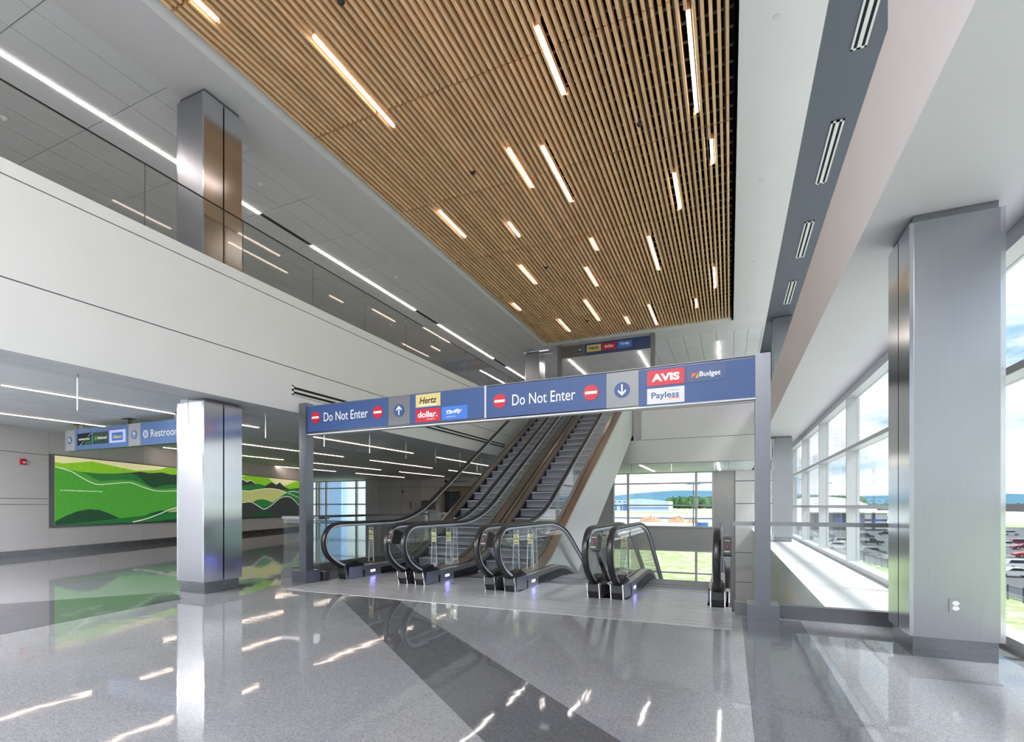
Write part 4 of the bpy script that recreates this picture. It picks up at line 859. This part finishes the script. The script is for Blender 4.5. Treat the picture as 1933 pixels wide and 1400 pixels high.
gd = MB(); gd.add([(-3000, 31, GZ), (3000, 31, GZ), (3000, 4000, GZ), (-3000, 4000, GZ)], [(0, 1, 2, 3)], GRASS); gd.add([(2.6, -900, GZ), (3000, -900, GZ), (3000, 31, GZ), (2.6, 31, GZ)], [(0, 1, 2, 3)], GRASS)
gd.add([(-900, -900, GZ), (2.6, -900, GZ), (2.6, -13, GZ), (-900, -13, GZ)], [(0, 1, 2, 3)], TARM)
tag(gd.build('grass_field', None, 'stuff'), 'patchy green and straw coloured grass outside below the windows', 'grass')
o = MB().prism([(36.5, 40), (190, 40), (190, 330), (-4, 330), (6, 230), (24.5, 116)], GZ, GZ+.03, 'z', ASPH).build('parking_lot'); tag(o, 'grey asphalt parking lot below the right windows', 'parking lot')
o = MB().box(2.7, 16, -60, 60, GZ, GZ+.05, TARM).build('walkway'); tag(o, 'unseen pale ground strip added to bounce neutral light up to the soffit', 'walkway')  # added unseen strip, bounces neutral light onto the window soffit
mb = MB()
for k in range(7):
    for j in range(22): mb.box(40+3*j, 40.14+3*j, 86+26*k, 91+26*k, GZ+.03, GZ+.05, PRW)
tag(mb.build('parking_lines', None, 'stuff'), 'white painted bay lines on the parking lot', 'road marking')
o = MB().box(-900, 900, 380, 1400, GZ, GZ+.04, TARM).build('airfield'); tag(o, 'pale airfield pavement seen through the far window', 'pavement')
o = MB().box(-260, -8, 150, 372, GZ, GZ+.03, TARM).build('work_yard'); tag(o, 'pale bare work yard beyond the lawn', 'yard')
for k, (x, y, sx, sz) in enumerate(((-48, 338, 15, 4.6), (-31, 334, 11, 4.8), (-21, 330, 8, 2.6))):
    mb = MB(); N = 18; vs = []; fs_ = []
    for i in range(N+1):
        for j in range(7):
            u, v = i/N, j/6; h = sz*math.sin(math.pi*u)**.5*math.sin(math.pi*v)*(.6+.5*random.random())
            vs.append((x-sx/2+sx*u, y-4+8*v, GZ+.03+h))
    for i in range(N):
        for j in range(6): fs_.append((i*7+j, (i+1)*7+j, (i+1)*7+j+1, i*7+j+1))
    mb.add(vs, fs_, DIRT, False); tag(mb.build('dirt_mound'), ['long brown dirt mound in the yard, left one', 'brown dirt mound in the middle of the yard', 'low brown dirt mound at the right of the yard'][k], 'dirt pile', 'dirt mounds in the work yard')
o = MB().box(-260, 12, 420, 420.6, GZ+.04, GZ+1.5, mat('barrier_grey', '#6a7588', .8)).build('road_barrier'); tag(o, 'long grey road barrier across the pale ground in the far window', 'barrier')
o = MB().box(-600, 200, 760, 900, GZ+.05, GZ+.25, mat('verge_green', '#8aa866', .9, noise=.2, nscale=.02)).build('grass_verge'); tag(o, 'thin strip of green grass across the airfield', 'grass')
ct = thing('storage_container', (-12, 255, GZ), 'blue storage container at the bottom right of the far window', 'container'); box('container_shell', -15, -9.5, 253.7, 256.3, GZ+.03, GZ+2.9, mat('container_blue', '#3d6ea6', .6), ct); box('container_door', -14.8, -12.4, 253.6, 253.7, GZ+.2, GZ+2.7, mat('container_door_blue', '#33608f', .6), ct)
# white hangar
GZ0 = GZ; GZ = GZ+.05
hg = thing('hangar', (-170, 1150, GZ), 'white hangar building with blue door in front of the trees', 'building')
HW = mat('hangar_white_shaded', '#a9bdd6', .6); HBL = mat('hangar_blue', '#3d68a0', .6)  # blue shading of the white walls put into their colour
PH = [(-205, 1100), (-140, 1100)]
b = MB(); b.box(-252, -205, 1100, 1180, GZ, 14, HW); b.prism([(-205, GZ), (-118, GZ), (-118, 11), (-180, 17), (-205, 15)], 1100, 1180, 'y', HW); b.build('hangar_body', hg)
for i in range(4): box('hangar_window', -247+11*i, -240+11*i, 1099.4, 1100, 9, 11.5, HBL, hg)
for i in range(3): box('hangar_door', -244+12*i, -240+12*i, 1099.4, 1100, GZ, 4, HBL, hg)
box('hangar_door', -214, -206, 1099.4, 1100, GZ, 5, HBL, hg); box('hangar_band', -204, -119, 1099.4, 1100, GZ+5, GZ+7, HBL, hg)
GZ = GZ0
# distant hills (two ridges)
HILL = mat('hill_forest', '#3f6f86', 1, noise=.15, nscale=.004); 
def ridge(y, hts, m, label):
    mb = MB(); xs2 = sorted(hts); vs = []
    pts = catmull([(x, hts[x]) for x in xs2], 10)
    for x, h in pts:
        vs += [(x, y-900, GZ), (x, y-250, GZ+(h-GZ)*.55), (x, y, h*(1+.01*random.random())), (x, y+500, GZ)]
    n_ = len(pts); mb.add(vs, [(4*i+j, 4*(i+1)+j, 4*(i+1)+j+1, 4*i+j+1) for i in range(n_-1) for j in range(3)], m, True)
    tag(mb.build('hill'), label, 'hill')
ridge(4200, {-5200: 60, -3200: 80, -1500: 62, -1000: 78, -700: 104, -430: 122, -200: 120, 60: 108, 400: 90, 900: 70, 1400: 86, 2000: 62, 2600: 40, 3600: 50}, HILL, 'long blue green wooded hill on the horizon beyond the far window')
# tree belt
LEAF = mat('tree_leaves', '#42663a', .95, noise=.35, nscale=.25); 
def blob(mb, x, y, z, r, rz, m):
    seg, rg = 7, 4
    vs = []
    for j in range(rg+1):
        th = math.pi*j/rg
        for i in range(seg):
            k = 1+random.uniform(-.18, .18); vs.append((x+r*k*math.sin(th)*math.cos(2*math.pi*i/seg), y+r*k*math.sin(th)*math.sin(2*math.pi*i/seg), z+rz*k*math.cos(th)))
    mb.add(vs, [(j*seg+i, j*seg+(i+1) % seg, (j+1)*seg+(i+1) % seg, (j+1)*seg+i) for j in range(rg) for i in range(seg)], m, False)
tb = MB()
for i in range(900):
    x = random.uniform(-420, 260); y = random.uniform(1210, 1330); top = 20 if x > -135 else 12
    top *= random.uniform(.75, 1.1); blob(tb, x, y, GZ+8+top*.5, random.uniform(6, 11), top*.62, LEAF)
for i in range(500): blob(tb, random.uniform(300, 2200), random.uniform(1500, 1700), GZ+6, random.uniform(10, 18), random.uniform(6, 12), LEAF)
tag(tb.build('tree_belt', None, 'stuff'), 'dense belt of green trees at the foot of the hill', 'trees')
# buildings past the parking lot
TENT = mat('tent_white', '#f0f2f4', .6); GRB = mat('dark_cladding', '#454d5a', .7, noise=.1, nscale=.5)
def shed(x0, x1, y0, y1, h, m, label, roof=None):
    GZ = -9.46
    t = thing('low_building', ((x0+x1)/2, y0, GZ), label, 'building'); box('wall', x0, x1, y0, y1, GZ, GZ+h, m, t); box('roof', x0-.6, x1+.6, y0-.6, y1+.6, GZ+h, GZ+h+.6, roof or TARM, t)
    n_ = max(2, int((x1-x0)/7))
    for i in range(n_): box('window', x0+(x1-x0)*(i+.25)/n_, x0+(x1-x0)*(i+.75)/n_, y0-.1, y0, GZ+h*.45, GZ+h*.75, GRB if m is not GRB else HBL, t)
shed(34, 62, 262, 290, 7.5, GRB, 'dark grey flat roofed building past the parking lot')
shed(66, 100, 340, 360, 7, TENT, 'white flat building right of the dark one past the parking lot')
shed(128, 175, 292, 310, 4.2, TENT, 'white low shuttle building with windows behind the parked cars at far right')
GZ = -9.44
t = thing('dome_tent', (70, 420, GZ), 'white arched storage tent beyond the parking lot', 'tent'); N = 16
MB().prism([(38+36*math.cos(math.pi*i/N)+20, GZ+17*math.sin(math.pi*i/N)) for i in range(N+1)], 400, 440, 'y', TENT).build('tent_shell', t)
GZ = -9.5
# blue and white ribbed facade outside the far left window
fb_ = thing('ribbed_facade', (-34, 44, GZ), 'tall blue and white ribbed building facade right outside the far left window', 'building')
BLR = wave_mat('ribbed_blue', '#8fb0dc', 'X', 1.4, .5, .1, .3, .5)
box('facade_wall', -46, -36.2, 44, 45, GZ, 9, wave_mat('ribbed_white', '#e3e8ef', 'Z', 1.2, .5, .1, .3, .85), fb_); box('facade_bay', -43.2, -39.6, 43.4, 44, GZ, 9, BLR, fb_); box('facade_wall', -36.2, -30, 44, 45, GZ, 9, wave_mat('ribbed_pale', '#dbe4f2', 'X', 1.1, .5, .1, .3, .55), fb_)
# light poles
POLE = mat('pole_grey', '#3f5462', .6)
for k, (x, y, h) in enumerate(((36, 238, 20), (-9.5, 150, 17), (-75, 300, 19), (58, 118, 12))):
    t = thing('light_pole', (x, y, GZ), 'tall slim parking light pole '+['with twin heads seen through the right windows', 'in front of the hangar view', 'left in the far window', 'behind the cars at the right edge'][k], 'light pole', 'light poles outside')
    MB().cyl(x, y, GZ+.031, GZ+h, .22, POLE, .12, 8).build('pole', t); box('arm', x-1.4, x+1.4, y-.1, y+.1, GZ+h-.15, GZ+h, POLE, t)
    for s_ in (-1, 1): box('lamp_head', x+s_*1.4-.5, x+s_*1.4+.5, y-.3, y+.3, GZ+h-.1, GZ+h+.12, POLE, t)
# iron fence along the parking lot
fe = thing('iron_fence', (26, 94, GZ), 'dark metal picket fence between the grass and the parking lot', 'fence'); FB = mat('fence_paint', '#39465a', .6)
FO_ = (35.0, 40.0); fl_ = math.hypot(-12.2, 76.0); FE_ = (-12.2/fl_, 76.0/fl_)
for j in range(32): MB().obox(FO_, FE_, 2.4*j-.05, 2.4*j+.05, -.05, .05, GZ, GZ+1.75, FB).build('fence_post', fe)
mb = MB()
for z in (.2, 1.5): mb.obox(FO_, FE_, 0, 74.4, -.02, .02, GZ+z, GZ+z+.05, FB)
for j in range(530): mb.obox(FO_, FE_, .05+.14*j, .075+.14*j, -.01, .01, GZ+.1, GZ+1.6, FB)
mb.build('fence_pickets', fe, 'stuff')
# cars
TYRE = mat('tyre_black', '#1b1c1f', .8); CGL = mat('car_glass', '#2a3440', .15); RIM = mat('rim_silver', '#a8abb0', .35, .7)
PAINT = {k: mat('paint_'+k, c_, .25, .2, coat=.6) for k, c_ in dict(white='#e8eaec', red='#b3202c', maroon='#7d1f3a', navy='#2b3a52', black='#23272e', silver='#b3b8be', grey='#6b747d').items()}
def car_proto(kind, paint):
    # profile along +X, width along Y, origin at ground centre
    P = {'sedan': ([(-2.3, .35), (-2.3, .75), (-1.75, .98), (-.95, 1.0), (-.35, 1.42), (.75, 1.42), (1.35, 1.0), (2.1, .9), (2.3, .7), (2.3, .35)], [(-.85, 1.0), (-.3, 1.37), (.7, 1.37), (1.25, 1.0)]),
         'suv': ([(-2.3, .4), (-2.3, 1.0), (-2.1, 1.1), (-1.75, 1.7), (.55, 1.74), (1.15, 1.15), (2.1, 1.05), (2.3, .8), (2.3, .4)], [(-1.95, 1.15), (-1.65, 1.64), (.5, 1.67), (1.0, 1.15)]),
         'pickup': ([(-2.8, .5), (-2.8, 1.1), (-.7, 1.1), (-.65, 1.15), (-.5, 1.8), (.75, 1.8), (1.3, 1.2), (2.6, 1.1), (2.8, .9), (2.8, .5)], [(-.45, 1.2), (-.38, 1.72), (.7, 1.72), (1.15, 1.2)])}[kind]
    body = MB(); body.prism(P[0], -.88, .88, 'y', PAINT[paint])
    gl2 = MB(); gl2.prism(P[1], -.89, .89, 'y', CGL)
    g = P[0]; gl2.prism([(P[1][3][0]+.02, P[1][3][1]+.02), (P[1][2][0]+.06, P[1][2][1]), (P[1][2][0]+.1, P[1][2][1]), (P[1][3][0]+.08, P[1][3][1]+.02)], -.74, .74, 'y', CGL)
    lt = MB(); xm = g[-2][0]; lt.box(xm-.06, xm+.02, .5, .85, .62, .76, PRW); lt.box(xm-.06, xm+.02, -.85, -.5, .62, .76, PRW)
    wh = MB(); seg = 12
    vs = [(.34*math.cos(2*math.pi*i/seg), s_, .34+.34*math.sin(2*math.pi*i/seg)) for s_ in (-.11, .11) for i in range(seg)]
    wh.add(vs, [(i, (i+1) % seg, seg+(i+1) % seg, seg+i) for i in range(seg)]+[tuple(range(seg)), tuple(range(seg, 2*seg))], TYRE)
    vs = [(.2*math.cos(2*math.pi*i/seg), s_, .34+.2*math.sin(2*math.pi*i/seg)) for s_ in (-.12, .12) for i in range(seg)]; wh.add(vs, [tuple(range(seg)), tuple(range(seg, 2*seg))], RIM)
    wb_ = 1.4 if kind != 'pickup' else 1.7
    return body.mesh('car_body'), gl2.mesh('car_windows'), lt.mesh('headlight'), wh.mesh('wheel'), wb_
_cp = {}
def car(kind, paint, x, y, a, label):
    k = (kind, paint)
    if k not in _cp: _cp[k] = car_proto(kind, paint)
    bo, gl3, lt, wh, wbs = _cp[k]
    t = thing('car' if kind != 'pickup' else 'pickup_truck', (x, y, GZ+.051), label, 'car', 'parked cars'); t.rotation_euler[2] = math.radians(a)
    def ch(name, me, loc=(0, 0, 0)):
        o = bpy.data.objects.new(name, me); o.parent = t; o.location = loc; COL.objects.link(o)
    ch('car_body', bo); ch('car_windows', gl3); ch('headlight', lt)
    for sx in (-wbs, wbs):
        for sy in (-.83, .83): ch('wheel', wh, (sx, sy, 0))

for a in [('pickup', 'black', 35.7, 166, 0, 'dark pickup truck seen through the right windows just left of the big column'),
 ('suv', 'grey', 28.5, 131, 2, 'large grey off-roader nearest behind the windows left of the big column'),
 ('suv', 'navy', 41, 198, 0, 'dark blue car behind the pickup truck, left of the big column'),
 ('sedan', 'black', 52, 222, 180, 'farthest dark car beyond the empty lane left of the big column'),
 ('suv', 'white', 24.8, 146, 0, 'white off-roader in the middle window'), ('sedan', 'navy', 29, 172, 0, 'dark blue sedan in the middle window'),
 ('sedan', 'silver', 21.5, 150, 0, 'silver sedan low in the middle window'), ('sedan', 'grey', 22.5, 186, 0, 'grey car in the narrow far window bay'),
 ('sedan', 'white', 36, 136, 0, 'white car half hidden by the big column'), ('suv', 'white', 29.2, 166, 0, 'white car nose beside the pickup truck'),
 ('sedan', 'white', 39.2, 99.5, 0, 'white sedan nearest at the right edge of the photo'), ('suv', 'white', 44.8, 111, 0, 'white off-roader second from the front at the right edge'),
 ('sedan', 'navy', 41.5, 94, 0, 'dark blue car cut off by the right edge of the photo'), ('sedan', 'red', 56.5, 137.5, 0, 'bright red sedan at the right edge'),
 ('sedan', 'maroon', 65.8, 162, 0, 'maroon sedan behind the red one'), ('suv', 'maroon', 72, 179, 0, 'farthest maroon car behind the other maroon one'),
 ('suv', 'white', 65, 168, 0, 'small white car left of the maroon cars'), ('suv', 'silver', 94, 240, 0, 'silver van in front of the low white shuttle building'),
 ('suv', 'white', 101, 241, 0, 'white van beside the silver one by the shuttle building'), ('sedan', 'grey', 30, 198, 0, 'grey sedan far back in the middle window')]: car(*a)
